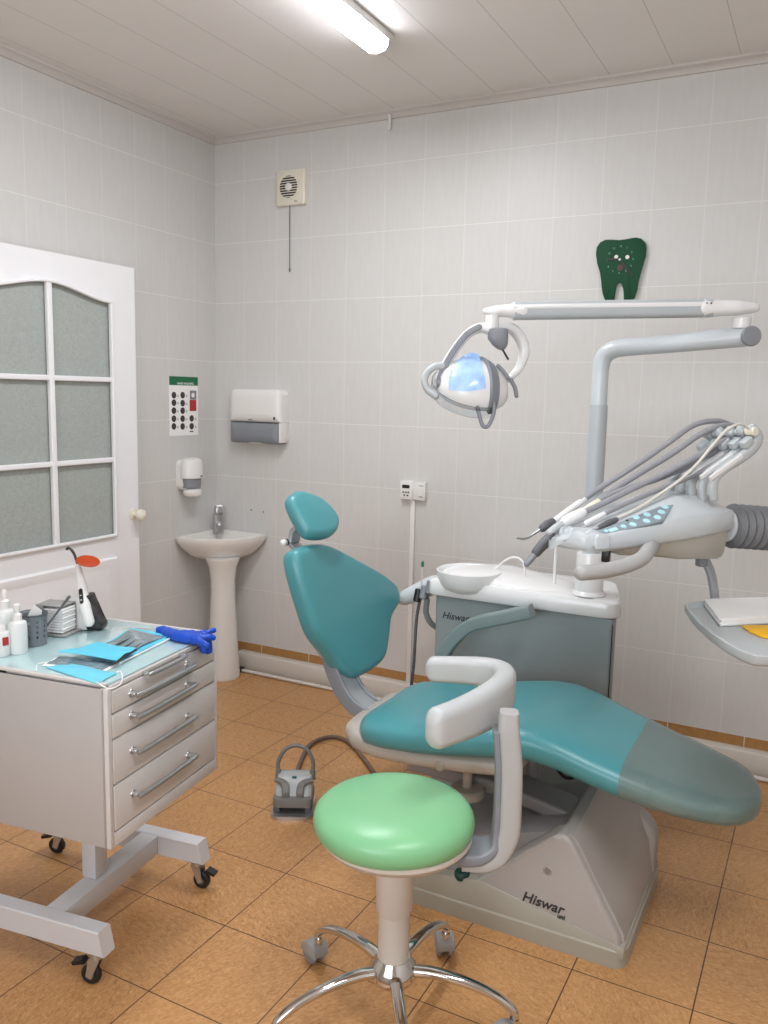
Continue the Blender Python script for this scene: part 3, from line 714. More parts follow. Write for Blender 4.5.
# curing light
cb = onz(96, 629) - NC*.02; cb.z = ZT
clt = thing('curing_light_stand', cb, 'white and black charging stand holding the curing light on cart', 'charging stand')
fr = frame(cb, side, bk, (0, 0, 1)); L = lambda x, y, z: fr @ V((x, y, z))
bm = new(); prism(bm, [L(-.036, -.022, 0), L(.004, -.022, 0), L(.006, -.022, .02), L(-.006, -.022, .05), L(-.018, -.022, .092), L(-.032, -.022, .092), L(-.037, -.022, .03)], bk*.044, .004); obj('stand_body', bm, 'white', clt)
bm = new(); prism(bm, [L(-.002, -.024, .0), L(.040, -.024, 0), L(.044, -.024, .014), L(.036, -.024, .026), L(.026, -.024, .038), L(.018, -.024, .07), L(.008, -.024, .1), L(-.010, -.024, .098), L(-.008, -.024, .06), L(-.004, -.024, .03)], bk*.048, .004); obj('cradle', bm, 'black', clt)
wand_b = L(.010, 0, .028); dd = (cb-CAM).dot(fw)
hp1 = at(84, 586, d=dd); hp2 = at(78, 566, d=dd); hp3 = at(75, 556, d=dd); hp4 = at(69, 548, d=dd)
cg = thing('curing_light', wand_b, 'white curing light wand with orange shield, resting in stand on cart', 'curing light')
bm = new(); sweep(bm, [wand_b-bk*.034, wand_b.lerp(hp1, .5)-bk*.034, hp1-bk*.014, hp2], circ(20), [.0145, .0165, .0135, .0075], round_ends=True); obj('wand_body', bm, 'white', cg)
m0 = wand_b.lerp(hp1, .6)-bk*.0455; m1 = wand_b.lerp(hp1, .94)-bk*.031
bm = new(); sweep(bm, [m0, m0.lerp(m1, .5)-bk*.001, m1], circ(14), [.006, .0065, .006], sy=[.0035, .0035, .0035], up=bk, round_ends=True); pnl = obj('control_panel', bm, 'black', cg)
for f in (.25, .6):
    bm = new(); q = m0.lerp(m1, f)-bk*.0042; lathe(bm, q, [(0, .001), (.0028, .0008), (.003, 0)], 12, -bk); obj('button', bm, 'lgrey', pnl)
bm = new(); tube(bm, [hp2, hp3, (hp3+hp4)/2+V((0, 0, .004)), hp4, hp4-side*.006+V((0, 0, -.003))], .0038, k=5); obj('light_guide', bm, 'black', cg)
bm = new(); sc_ = at(88, 562, d=dd-.01); ax = (side*.25+V((0, 0, 1))-bk*.28).normalized(); lathe(bm, sc_, [(0, 0), (.022, .0005), (.032, .002), (.032, .0035), (.02, .002), (0, .0015)], 36, ax, sx=1); obj('light_shield', bm, 'orange', cg)
# pouches, mask, glove
def sheet(px, z0, th, m, name, label, cat, curl=0, group=None, wav=.0):
    """thin packet lying on the cart; outline in photo pixels on the table top"""
    P = [at(a, b, z=z0) for a, b in px]
    o_, e1, e2 = P[0], P[1]-P[0], P[3]-P[0]
    n1, n2 = 18, 10; bm = new(); g = {}
    def pos(u, v):
        p = P[0].lerp(P[1], u).lerp(P[3].lerp(P[2], u), v).copy()
        p.z = z0 + curl*(u**3) + wav*math.sin(u*7+v*3)*math.sin(v*5+u*2); return p
    for s in (0, 1):
        for i in range(n1+1):
            for j in range(n2+1):
                e = min(i, n1-i, j, n2-j); q = pos(i/n1, j/n2); q.z += s*th*(1 if e > 1 else (.75 if e == 1 else .3)); g[s, i, j] = bm.verts.new(q)
    for i in range(n1):
        for j in range(n2):
            bm.faces.new((g[1, i, j], g[1, i+1, j], g[1, i+1, j+1], g[1, i, j+1])); bm.faces.new((g[0, i, j+1], g[0, i+1, j+1], g[0, i+1, j], g[0, i, j]))
    for i in range(n1):
        for j in (0, n2): bm.faces.new((g[0, i, j], g[0, i+1, j], g[1, i+1, j], g[1, i, j]))
    for j in range(n2):
        for i in (0, n1): bm.faces.new((g[0, i, j], g[0, i, j+1], g[1, i, j+1], g[1, i, j]))
    o = obj(name, bm, m)
    return tag(o, label, cat, group), pos
def pouch(px, z0, label, split, th=.006):
    c = at(sum(a for a, b in px)/4, sum(b for a, b in px)/4, z=z0)
    t = thing('sterilization_pouch', (c.x, c.y, z0), label, 'pouch', 'sterilization pouches on the cart')
    P = [at(a, b, z=z0) for a, b in px]
    def part(u0, u1, v0, v1, dz, th, m, name, wav=.0015):
        n1, n2 = 16, 8; bm = new(); g = {}
        for s in (0, 1):
            for i in range(n1+1):
                for j in range(n2+1):
                    u = u0+(u1-u0)*i/n1; v = v0+(v1-v0)*j/n2
                    p = P[0].lerp(P[1], u).lerp(P[3].lerp(P[2], u), v); e = min(i, n1-i, j, n2-j)
                    z = z0+dz+wav*(math.sin(u*9+v*4)+1)+s*th*(1 if e > 0 else .3); g[s, i, j] = bm.verts.new((p.x, p.y, z))
        for i in range(n1):
            for j in range(n2):
                bm.faces.new((g[1, i, j], g[1, i+1, j], g[1, i+1, j+1], g[1, i, j+1])); bm.faces.new((g[0, i, j+1], g[0, i+1, j+1], g[0, i+1, j], g[0, i, j]))
        for i in range(n1):
            for j in (0, n2): bm.faces.new((g[0, i, j], g[0, i+1, j], g[1, i+1, j], g[1, i, j]))
        for j in range(n2):
            for i in (0, n1): bm.faces.new((g[0, i, j], g[0, i, j+1], g[1, i, j+1], g[1, i, j]))
        return obj(name, bm, m, t)
    return t, part
t1, part = pouch([(60, 654), (79, 638), (176, 634), (146, 650)], ZT+.001, 'x', 0)
bpy.data.objects.remove(t1)
# clear-fronted pouch: outline corners near-left, far-left, far-right, near-right
t1, part = pouch([(90, 652), (132, 629), (176, 635), (120, 663)], ZT+.001, 'clear-fronted blue pouch with dark instruments, lying next to the blue glove', 0)
part(0, 1, 0, 1, 0, .003, 'cyan', 'paper_back'); part(.04, .86, .1, .9, .0035, .004, 'film', 'clear_film', .003)
for k, (a, b, c, d) in enumerate(((.1, .25, .8, .3), (.15, .5, .78, .5), (.1, .75, .75, .68))):
    P0 = at(90, 652, z=ZT+.010); P1 = at(132, 629, z=ZT+.010); P2 = at(176, 635, z=ZT+.010); P3 = at(120, 663, z=ZT+.010)
    f = lambda u, v: P0.lerp(P1, u).lerp(P3.lerp(P2, u), v)
    bm = new(); tube(bm, [f(a, b), f((a+c)/2, (b+d)/2)+V((0, 0, .001)), f(c, d)], .003, k=4, n=8); obj('instrument', bm, 'dgrey', t1)
bm = new(); q0, q1 = at(120, 663, z=ZT+.005), at(175, 636, z=ZT+.005); tube(bm, [q0, (q0+q1)/2, q1], .0022, k=4, n=8); obj('folded_edge', bm, 'paper', t1)
t2, part = pouch([(58, 653), (99, 643.5), (136, 649), (116, 661)], ZT+.018, 'plain blue sterilization pouch lying on top of the clear-fronted pouch', 0)
part(0, 1, 0, 1, 0, .004, 'cyan', 'paper_back', .002)
bm = new(); q0, q1 = at(116, 663, z=ZT+.016), at(136, 650, z=ZT+.016); tube(bm, [q0, (q0+q1)/2+V((0, 0, .002)), q1], .0028, k=4, n=8); obj('folded_edge', bm, 'black', t2)
t3, part = pouch([(42, 666), (58, 657), (122, 664), (104, 672)], ZT+.0005, 'flat clear pouch with grey contents under the blue pouches, behind the face mask', 0)
part(0, 1, 0, 1, 0, .003, 'paper', 'paper_back', .0005); part(.1, .9, .05, .95, .003, .003, 'film', 'clear_film', .001)
mk = thing('face_mask', at(75, 673, z=ZT), 'light blue pleated face mask with white ear loop at cart front corner', 'face mask')
P = [at(a, b, z=ZT+.003) for a, b in ((46, 667), (66, 662), (117, 673), (97, 683.5))]
bm = new(); g = {}; n1, n2 = 24, 10
for s in (0, 1):
    for i in range(n1+1):
        for j in range(n2+1):
            u, v = i/n2 if 0 else j/n2, i/n1
            p = P[0].lerp(P[1], u).lerp(P[3].lerp(P[2], u), v)
            z = ZT+.0015+.009*math.sin(PI*v)*math.sin(PI*u)+(.0012*(1 if (i//4) % 2 else 0))*0+.001*math.sin(u*18)+s*.0015
            g[s, i, j] = bm.verts.new((p.x, p.y, z))
for i in range(n1):
    for j in range(n2):
        bm.faces.new((g[1, i, j], g[1, i+1, j], g[1, i+1, j+1], g[1, i, j+1])); bm.faces.new((g[0, i, j+1], g[0, i+1, j+1], g[0, i+1, j], g[0, i, j]))
for i in range(n1):
    for j in (0, n2): bm.faces.new((g[0, i, j], g[0, i+1, j], g[1, i+1, j], g[1, i, j]))
for j in range(n2):
    for i in (0, n1): bm.faces.new((g[0, i, j], g[0, i, j+1], g[1, i, j+1], g[1, i, j]))
obj('mask_body', bm, 'mask', mk)
bm = new(); e0 = P[2]; e1 = P[3]; hang = C0 + NC*.004 + TC*.02
tube(bm, [e0+V((0, 0, .003)), at(121, 672, z=ZT+.006), at(122, 680, z=ZT+.004), at(118, 686, z=ZT+.003), at(108, 688.5, z=ZT+.002), e1+V((0, 0, .003))], .0013, k=8, n=8); obj('ear_loop', bm, 'paper', mk)
bm = new(); q0, q1 = at(36, 670, z=ZT+.002), at(50, 662, z=ZT+.002); tube(bm, [q0, at(38, 664, z=ZT+.004), q1], .0013, k=6, n=8); obj('ear_loop', bm, 'paper', mk)
# glove: one surface of palm, cuff and fingers
def skin_obj(name, verts, edges, radii, m, parent=None, sub=2):
    me = bpy.data.meshes.new(name); off = sum((V(v) for v in verts), V())/len(verts); off.z = min(v[2] for v in verts)
    me.from_pydata([tuple(V(v)-off) for v in verts], edges, []); o = bpy.data.objects.new(name, me); col.objects.link(o); o.location = off
    bm = new(); bm.from_mesh(me); ly = bm.verts.layers.skin.verify()
    for v, r in zip(bm.verts, radii): v[ly].radius = r if isinstance(r, tuple) else (r, r)
    bm.verts.ensure_lookup_table(); bm.verts[0][ly].use_root = True; bm.to_mesh(me); bm.free()
    s = o.modifiers.new('k', 'SKIN'); s.use_smooth_shade = True; b = o.modifiers.new('s', 'SUBSURF'); b.levels = b.render_levels = sub
    dg = bpy.context.evaluated_depsgraph_get(); m2 = bpy.data.meshes.new_from_object(o.evaluated_get(dg)); o.modifiers.clear(); o.data = m2
    m2.materials.clear(); m2.materials.append(M[m]); 
    for p in m2.polygons: p.use_smooth = True
    return o
gz = ZT+.011
gv = []; ge = []; gr = []
def gadd(px, py, z, r, link=None):
    p = at(px, py, z=z); gv.append((p.x, p.y, p.z)); gr.append(r)
    if link is not None: ge.append((link, len(gv)-1))
    return len(gv)-1
g0 = gadd(192, 638, gz, .022); g1 = gadd(179, 637, gz, .0225, g0); g2 = gadd(166, 631, gz-.002, .0165, g1); gadd(158, 628.5, gz-.002, .014, g2)
for tip in (((200, 633, 1), (208, 631.5, 1), (216, 630.5, 1)), ((203, 638, 1), (211, 637, 1), (216, 638, 0)), ((200, 642, .3), (206, 645, -.4), (210, 646, -1.2))):
    k = g0
    for i, (a, b, dz_) in enumerate(tip): k = gadd(a, b, gz+dz_*.004, .0105-.001*i, k)
# the two fingers that hang over the drawer front
edge = C0+TC*.405
k = g0
for dd_, zz_, rr_ in ((.0, .818, .011), (.024, .808, .011), (.030, .785, .011), (.031, .758, .0105)):
    p = edge + NC*(dd_-.008) + V((0, 0, zz_)); gv.append(tuple(p)); gr.append(rr_); ge.append((k, len(gv)-1)); k = len(gv)-1
k = g0
for dd_, zz_, rr_ in ((.0, .815, .011), (.024, .805, .011), (.030, .782, .0105), (.032, .768, .01)):
    p = edge - TC*.026 + NC*(dd_-.008) + V((0, 0, zz_)); gv.append(tuple(p)); gr.append(rr_); ge.append((k, len(gv)-1)); k = len(gv)-1
gl = skin_obj('nitrile_glove', gv, ge, gr, 'blue'); tag(gl, 'crumpled dark blue nitrile glove hanging over the cart corner', 'glove')
# ripple the latex
for v in gl.data.vertices:
    c = v.co; w_ = c+gl.location
    if (w_-C0).dot(NC) < .012: c.z = max(.8025+(w_.z-.8025)*.85, .8025)-gl.location.z
    v.co = c + V((math.sin(c.y*210+c.x*90), math.sin(c.x*190), math.sin(c.x*230+c.y*120)))*.0013

# ------------------------------------------------------------------ foot pedal
ph = side; pf = bk
po = at(291, 821, z=0); po = V((po.x, po.y, 0)) + pf*.012
FP = frame(po, ph, pf, (0, 0, 1)); L = lambda x, y, z: FP @ V((x, y, z))
pd = thing('foot_pedal', po, 'grey dental foot control with carrying loop on the tiled floor', 'foot pedal')
bm = new(); ring_loft(bm, [[L(a, .075+b, z) for a, b in rrect(w, .17, .03)] for z, w in ((0, .15), (.008, .152), (.013, .146))]); obj('base_plate', bm, 'steel', pd)
bm = new(); ring_loft(bm, [[L(a*f, .085+b*f, z) for a, b in rrect(.138, .14, .02)] for z, f in ((.034, 1), (.055, 1), (.062, .97))]); obj('treadle', bm, 'pedalgrey', pd)
bm = new(); ring_loft(bm, [[L(a*f, .10+o_+b*g_, z) for a, b in rrect(.13, .11, .02)] for z, f, g_, o_ in ((.062, 1, 1, 0), (.085, .99, .85, .006), (.108, .92, .6, .018), (.113, .8, .5, .02))]); obj('housing', bm, 'pedallight', pd)
for s in (-1, 1):
    bm = new(); box(bm, (s*.055, .05, .024), (.022, .06, .022), .003, FP); obj('foot_block', bm, 'dgrey', pd)
    bm = new(); sweep(bm, [L(s*.062, .085, .104), L(s*.042, .07, .104), L(s*.028, .056, .098), L(s*.025, .042, .078), L(s*.025, .04, .062)], rrect(.026, .012, .005), 1, up=(0, 0, 1), k=5); obj('toe_pad', bm, 'pedalgrey', pd)
    bm = new(); cyl(bm, L(s*.062, .125, .09), L(s*.062, .13, .125), .0115, .009, 16); obj('loop_socket', bm, 'pedalgrey', pd)
bm = new(); cyl(bm, L(0, .06, .024), L(0, .11, .024), .02, n=20); obj('spring_unit', bm, 'black', pd)
bm = new(); tube(bm, [L(-.062, .13, .115), L(-.062, .135, .15), L(-.04, .145, .19), L(0, .15, .205), L(.04, .145, .19), L(.062, .135, .15), L(.062, .13, .115)], .0075, k=8); obj('carrying_loop', bm, 'pedalgrey', pd)
bm = new(); box(bm, (0, .09, .112), (.016, .012, .004), .001, FP); obj('badge', bm, mat('badge_teal', (0, 96, 100), .4), pd)
pc0 = L(.0, .155, .05)
bm = new(); tube(bm, [L(0, .145, .06), L(-.012, .17, .04), L(-.03, .22, .012), L(-.02, .30, .012), at(312, 743, z=.012), at(348, 741.5, z=.012), V((1.62, -1.0, .012)), V((1.75, -1.08, .012)), V((1.87, -1.15, .02))], .0085, k=8); obj('pedal_hose', bm, 'cable', pd)

# ------------------------------------------------------------------ dental chair
YC = -1.235
dc = thing('dental_chair', (2.2, YC, 0), 'teal reclining dental chair with headrest, legrest and beige base in room centre', 'dental chair')
# plinth
def rr_xy(x0, x1, y0, y1, r, z, n=5): return [V(((x0+x1)/2+a, (y0+y1)/2+b, z)) for a, b in rrect(x1-x0, y1-y0, r, n)]
bx0, bx1, by0, by1 = 1.885, 2.530, -1.49, -.995
bm = new()
ring_loft(bm, [rr_xy(bx0, bx1, by0, by1, .04, 0), rr_xy(bx0, bx1, by0, by1, .04, .046), rr_xy(bx0+.005, bx1-.005, by0+.005, by1-.005, .04, .052), rr_xy(bx0+.008, bx1-.008, by0+.008, by1-.008, .038, .056)])
pl = obj('plinth', bm, 'baselow', dc)
bm = new(); prism(bm, [V((x, by0+.004, z)) for x, z in ((bx0+.01, .03), (bx0+.01, .098), (2.135, .128), (2.5, .064), (2.525, .06), (2.525, .03))], (0, by1-by0-.008, 0), .003); obj('lower_shroud', bm, 'baselow', dc)
bm = new()
def cheek(y0, y1, prof): prism(bm, [V((x, y0, z)) for x, z in prof], (0, y1-y0, 0), .014, 3)
cheek(by0+.0065, by0+.085, ((2.10, .03), (2.10, .118), (2.32, .312), (2.34, .326), (2.356, .326), (2.374, .312), (2.508, .085), (2.522, .03)))
obj('base_cheek', bm, 'base', dc); bm = new()
cheek(by1-.085, by1-.012, ((2.10, .03), (2.10, .125), (2.325, .290), (2.36, .302), (2.44, .262), (2.51, .20), (2.524, .17), (2.524, .03)))
obj('base_cheek', bm, 'base', dc)
bm = new()     # hood joining the cheeks on the footrest side: ring lofted across
def hood(y, pk, bulge): return [V((x, y, z)) for x, z in ((2.335, .03), (2.335, pk-.012), (2.345, pk), (2.37, pk), (2.385, pk-.015), (2.435+bulge*.03, .22+bulge*.03), (2.485+bulge*.02, .14+bulge*.02), (2.517, .085), (2.524, .03))]
ring_loft(bm, [hood(by0+.03, .322, 0), hood(by0+.10, .326, 0), hood(-1.28, .33, .1), hood(-1.2, .338, .2), hood(-1.14, .336, .6), hood(-1.08, .318, 1), hood(by1-.02, .298, 1)])
obj('base_hood', bm, 'base', dc)
bm = new(); box(bm, (2.0, (by0+by1)/2, .105), (.2, .42, .06), .012); prism(bm, [V((x, by0+.08, z)) for x, z in ((1.90, .06), (1.90, .13), (2.1, .135), (2.335, .2), (2.335, .06))], (0, .35, 0), .008); obj('base_pan', bm, 'armgrey', dc)
# lift arm
bm = new(); ring_loft(bm, [[V((x, -1.235+a, z+b)) for a, b in rrect(w, .045, .012)] for x, z, w in ((2.335, .262, .10), (2.3, .275, .12), (2.1, .31, .12), (1.85, .32, .12), (1.80, .32, .12))]); obj('lift_arm', bm, 'armgrey', dc)
bm = new(); prism(bm, [V((x, by0+.083, z)) for x, z in ((1.98, .10), (1.98, .185), (2.34, .300), (2.34, .10))], (0, .35, 0), .004); obj('lift_cover', bm, 'armgrey', dc)
bm = new(); a = at(532, 782, y=-1.15); cyl(bm, (a.x, -1.15, .30), (a.x, -1.15, .47), .026, n=24); obj('lift_cylinder', bm, 'silver', dc)
bm = new(); a = at(467, 793, y=-1.33); cyl(bm, (a.x, -1.33, .285), (a.x, -1.33, .315), .052, n=32, bev=.006); cyl(bm, (a.x, -1.33, .315), (a.x, -1.33, .40), .014, n=16); obj('pivot_disc', bm, 'frame', dc)
bm = new(); a = at(548, 870, y=by0+.012); cyl(bm, (a.x, by0+.014, a.z), (a.x, by0+.006, a.z), .014, n=24, bev=.002); bolt = obj('cover_cap', bm, 'steel', dc)
bm = new(); cyl(bm, (a.x, by0+.0065, a.z), (a.x, by0+.004, a.z), .008, n=6); obj('cap_recess', bm, 'mgrey', bolt)
for s, px, py, sz, sh in (('Hiswar', 542, 903, .040, .3), ('uni', 561, 917, .017, .1)):
    a = at(px, py, y=by0+.0055); text('lettering', s, sz, frame(a, (.97, 0, -.05), (0, 0, 1)), 'ink', dc, shear=sh, bold=.0006, ext=.001)
for px, py, y in ((462, 874, -1.485),):
    a = at(px, py, z=.122); bm = new(); lathe(bm, (a.x, a.y, .11), [(0, 0), (.02, 0), (.022, .006), (.022, .016), (.018, .022), (0, .024)], 24); obj('foot_switch_knob', bm, 'knobgreen', dc)
bm = new(); a = at(469, 925, y=by0); cyl(bm, (a.x, by0+.002, a.z), (a.x, by0-.002, a.z), .004, n=12); obj('plinth_screw', bm, 'dgrey', dc)
bm = new(); tube(bm, [(2.17, -1.02, .33), (2.22, -1.0, .26), (2.27, -1.01, .29), (2.26, -1.06, .36)], .006, k=6); obj('seat_cable', bm, 'black', dc)
# seat and legrest pad, one lofted cushion
def section(x, hw, yc, zt, zb, re=.045, dish=0):
    out = []; n = 40; hh = (zt-zb)/2; zc = (zt+zb)/2
    for i in range(n):
        a = 2*PI*i/n; c, s = math.cos(a), math.sin(a)
        p = 5.0 if hw > .1 else 3.2; q = 2.6
        yy = hw*math.copysign(abs(c)**(2/p), c); zz = hh*math.copysign(abs(s)**(2/q), s)
        if s > 0 and dish: zz -= dish*max(0, 1-(yy/hw)**2)
        out.append(V((x, yc+yy, zc+zz)))
    return out
st = [(1.683, .03, -1.24, .475, .445), (1.688, .12, -1.24, .492, .43), (1.70, .19, -1.24, .505, .42), (1.73, .225, -1.24, .517, .415), (1.80, .247, -1.238, .527, .42), (1.9, .256, -1.235, .538, .43),
      (2.0, .258, -1.235, .556, .445), (2.1, .256, -1.235, .577, .465), (2.18, .252, -1.235, .593, .478), (2.25, .247, -1.237, .597, .482), (2.32, .241, -1.239, .583, .472), (2.4, .235, -1.24, .557, .452), (2.479, .228, -1.242, .534, .436)]
st2 = [(2.481, .228, -1.242, .5335, .436), (2.55, .218, -1.243, .514, .424), (2.62, .206, -1.243, .498, .414), (2.685, .184, -1.242, .484, .406), (2.733, .16, -1.240, .475, .400), (2.766, .128, -1.238, .466, .397), (2.79, .088, -1.236, .456, .398), (2.802, .045, -1.235, .442, .404), (2.806, .01, -1.235, .43, .415)]
bm = new(); ring_loft(bm, [section(x, w, y, a, b, dish=(.008 if x < 2.0 else 0)) for x, w, y, a, b in st]+[section(*s[:3], s[3], s[4]) for s in st2]); obj('seat', bm, 'teal', dc, ang=60)
bm = new(); ring_loft(bm, [section(x, w+.0022, y, a+.0022, b-.0022) for x, w, y, a, b in st2]); obj('foot_cover', bm, 'cover', dc, ang=60, label='scuffed translucent plastic foot cover')
# seat shell
bm = new(); st3 = [(1.62, .10, .45, .425), (1.635, .17, .465, .402), (1.68, .205, .470, .385), (1.76, .225, .464, .38), (1.9, .232, .462, .39), (2.05, .232, .475, .405), (2.17, .225, .488, .42), (2.2, .20, .488, .435)]
def sec2(x, w, a, b):
    return [V((x, YC+w*math.copysign(abs(math.cos(t))**.45, math.cos(t)), (a+b)/2+(a-b)/2*math.copysign(abs(math.sin(t))**.6, math.sin(t)))) for t in [2*PI*i/32 for i in range(32)]]
ring_loft(bm, [sec2(*s) for s in st3]); obj('seat_shell', bm, 'frame', dc, ang=60)
bm = new(); a = at(440, 766, y=YC-.228); cyl(bm, (a.x, YC-.222, a.z), (a.x, YC-.236, a.z), .014, n=20, bev=.003); obj('shell_cap', bm, 'baselow', dc)
bm = new(); ring_loft(bm, [[V((x, YC+a, z+b)) for a, b in rrect(.16, .03, .01)] for x, z in ((1.85, .40), (2.10, .42), (2.2, .45))]); obj('legrest_beam', bm, 'frame', dc)
bm = new(); cyl(bm, (1.9, YC, .31), (1.9, YC, .40), .05, n=24); obj('seat_post', bm, 'frame', dc)
# backrest
Bb, Bt = V((1.575, YC, .54)), V((1.435, YC, .976)); BU = (Bt-Bb).normalized(); BN = V((BU.z, 0, -BU.x))
FB = frame(Bb-BN*.03, (0, 1, 0), BU, BN); FBi = FB.inverted()
def onplane(px, py, fr):
    r = at(px, py, d=1)-CAM; o_ = fr.translation; n = V((fr[0][2], fr[1][2], fr[2][2])); t = (o_-CAM).dot(n)/r.dot(n)
    l = fr.inverted() @ (CAM+r*t); return (l.x, l.y)
ol = [(286, 553), (287.5, 568), (292, 585), (299, 607), (310, 636), (327, 657), (339, 673), (351, 679), (367, 673), (381, 660), (385.5, 640), (388.5, 618), (397, 602), (395, 588), (384, 578), (371, 570), (352, 560), (335, 551), (319, 544.5), (305, 544), (293, 547.5)]
op = [onplane(342+(a-342)*.955, 612+(b-612)*.985, FB) for a, b in ol]
bm = new(); cushion(bm, op, .036, .036, FB, er=.028, dome=.004); obj('backrest', bm, 'teal', dc, ang=60)
bm = new(); ops = [(a*.8, b*.92+.02) for a, b in op]; cushion(bm, ops, .004, .02, frame(Bb-BN*.062, (0, 1, 0), BU, BN), er=.012); obj('backrest_shell', bm, 'lgrey', dc, ang=60)
bm = new(); sweep(bm, [(1.84, YC, .44), (1.70, YC, .435), (1.61, YC, .455), (1.555, YC, .50), (1.51, YC, .58), (1.475, YC, .68)], rrect(.085, .035, .012), 1, up=(0, 0, 1), k=6); obj('backrest_bracket', bm, 'silver', dc)
bm = new()
for k in (-1, 1): sweep(bm, [(1.80, YC+k*.046, .44), (1.70, YC+k*.046, .434), (1.608, YC+k*.046, .455), (1.552, YC+k*.046, .50), (1.507, YC+k*.046, .58), (1.472, YC+k*.046, .68)], rrect(.014, .05, .006), 1, up=(0, 0, 1), k=6)
obj('bracket_trim', bm, 'mgrey', dc)
# headrest
hc = at(312, 516, y=YC); HN = V((.80, -.10, .59)).normalized(); HY = V((0, 1, 0)); HY = (HY-HN*HY.dot(HN)).normalized(); HU = HN.cross(HY)
FH = frame(hc, HY, HU, HN)
oh = [(285.5, 500), (289, 494), (296, 491.5), (304, 493), (319, 499), (331, 509.5), (338, 520), (337.5, 530), (331, 537.5), (318, 540), (306, 537.5), (298, 527), (290, 513)]
hp_ = [onplane(312+(a-312)*.95, 516+(b-516)*.96, FH) for a, b in oh]
bm = new(); cushion(bm, hp_, .026, .03, FH, er=.03, dome=.004); obj('headrest', bm, 'teal', dc, ang=60)
hb = hc-HN*.035
kn = at(283.5, 540, y=YC-.045)
bm = new(); a0_ = V((1.40, YC, .93)); a1 = at(291, 541, y=YC); a2 = hb
sweep(bm, [a0_-BN*.02, a1], rrect(.05, .016, .005), 1, up=(1, 0, 0)); sweep(bm, [a1+V((.01, 0, 0)), a1.lerp(a2, .5)-V((.012, 0, 0)), a2], rrect(.05, .02, .007), [1.1, 1, .9], up=(1, 0, 0)); obj('headrest_bracket', bm, 'silver', dc)
bm = new(); cyl(bm, a1-V((0, .032, 0)), a1+V((0, .032, 0)), .011, n=18); obj('headrest_joint', bm, 'black', dc)
bm = new(); lathe(bm, a1-V((-.0, .032, 0)), [(0, 0), (.010, 0), (.012, .006), (.0115, .016), (.006, .021), (0, .022)], 20, (0, -1, 0)); obj('lock_knob', bm, 'white', dc)
# patient armrest on the far side
yA = -.955
pts = [at(a, b, y=yA) for a, b in ((532, 611), (505, 617), (480, 622), (466, 628), (455, 638), (446, 650), (442, 662))]
pts += [V((1.765, yA, .50)), V((1.80, yA, .45))]
bm = new(); sweep(bm, pts, rrect(.05, .044, .008), 1, up=(0, 0, 1), k=3, round_ends=False); obj('armrest', bm, 'agrey', dc)
bm = new(); box(bm, (1.86, -1.0, .43), (.14, .12, .03), .008); obj('armrest_mount', bm, 'frame', dc)

# ------------------------------------------------------------------ operator stool
S = V((2.09, -1.95, 0))
so = thing('operator_stool', S, 'green round swivel stool with chrome five-leg base and curved white armrest', 'stool')
bm = new(); zs = .520
pr = [(0, zs-.04), (.14, zs-.04), (.163, zs-.035), (.177, zs-.022), (.1825, zs-.006), (.181, zs+.01), (.173, zs+.023), (.157, zs+.034), (.13, zs+.042), (.09, zs+.047), (.04, zs+.049), (0, zs+.049)]
pp_ = [V((a, b, 0)) for a, b in pr]; sm = spline(pp_[1:], 3); lathe(bm, S+V((-.006, -.002, 0)), [(0, zs-.04)]+[(max(p.x, 0), p.y) for p in sm], 56); obj('seat', bm, 'lime', so, ang=70)
bm = new(); lathe(bm, S, [(0, zs-.076), (.05, zs-.076), (.12, zs-.068), (.16, zs-.05), (.172, zs-.036), (.172, zs-.026), (0, zs-.026)], 48); obj('seat_pan', bm, 'stoolpost', so)
bm = new(); lathe(bm, S, [(.034, .285), (.042, .30), (.045, .44), (.045, .45), (0, .45)], 32); lathe(bm, S, [(.034, .285), (0.0, .285)], 32); obj('column_sleeve', bm, 'stoolpost', so)
bm = new(); lathe(bm, S, [(0, .165), (.036, .165), (.0365, .29), (0, .29)], 32); obj('column', bm, 'stoolpost', so)
bm = new(); lathe(bm, S, [(0, .118), (.03, .118), (.05, .126), (.058, .14), (.055, .155), (.044, .17), (.038, .18), (0, .18)], 40); obj('hub', bm, 'chrome', so)
for k in range(5):
    a = math.radians(15.5+72*k); e = V((math.cos(a), math.sin(a), 0)); R_ = .283
    bm = new()
    pts = [S+e*.035+V((0, 0, .148)), S+e*.09+V((0, 0, .153)), S+e*.16+V((0, 0, .145)), S+e*.225+V((0, 0, .127)), S+e*.265+V((0, 0, .106)), S+e*R_+V((0, 0, .088)), S+e*(R_+.002)+V((0, 0, .078))]
    sweep(bm, pts, rrect(2, 1.5, .7, 5), [.0155, .015, .0135, .012, .0115, .011, .0105], k=4); lg = obj('leg', bm, 'chrome', so)
    sa = [2.3, .6, 1.2, 5.3, 3.4][k]; s = V((math.cos(sa), math.sin(sa), 0)); c = V((-s.y, s.x, 0))
    st_ = S+e*R_; w = V((st_.x, st_.y, .026))+c*.018
    cs = bm = new(); cyl(bm, st_+V((0, 0, .056)), st_+V((0, 0, .082)), .006, n=14); cyl(bm, st_+V((0, 0, .066)), st_+V((0, 0, .074)), .011, n=18); obj('caster_stem', bm, 'chrome', lg)
    for q in (-1, 1):
        bm = new(); cyl(bm, w+s*(q*.008), w+s*(q*.020), .026, n=28, bev=.003); obj('caster_wheel', bm, 'caster' if q == 1 else 'mgrey', lg)
    bm = new(); ring_loft(bm, [[w+s*t+c*(.031*math.cos(u)*f)+V((0, 0, .004+.031*math.sin(u)*f)) for u in [PI*.02+PI*1.0*i/12 for i in range(13)]] for t, f in ((-.024, .9), (-.022, 1), (.022, 1), (.024, .9))]); obj('caster_hood', bm, 'caster', lg)
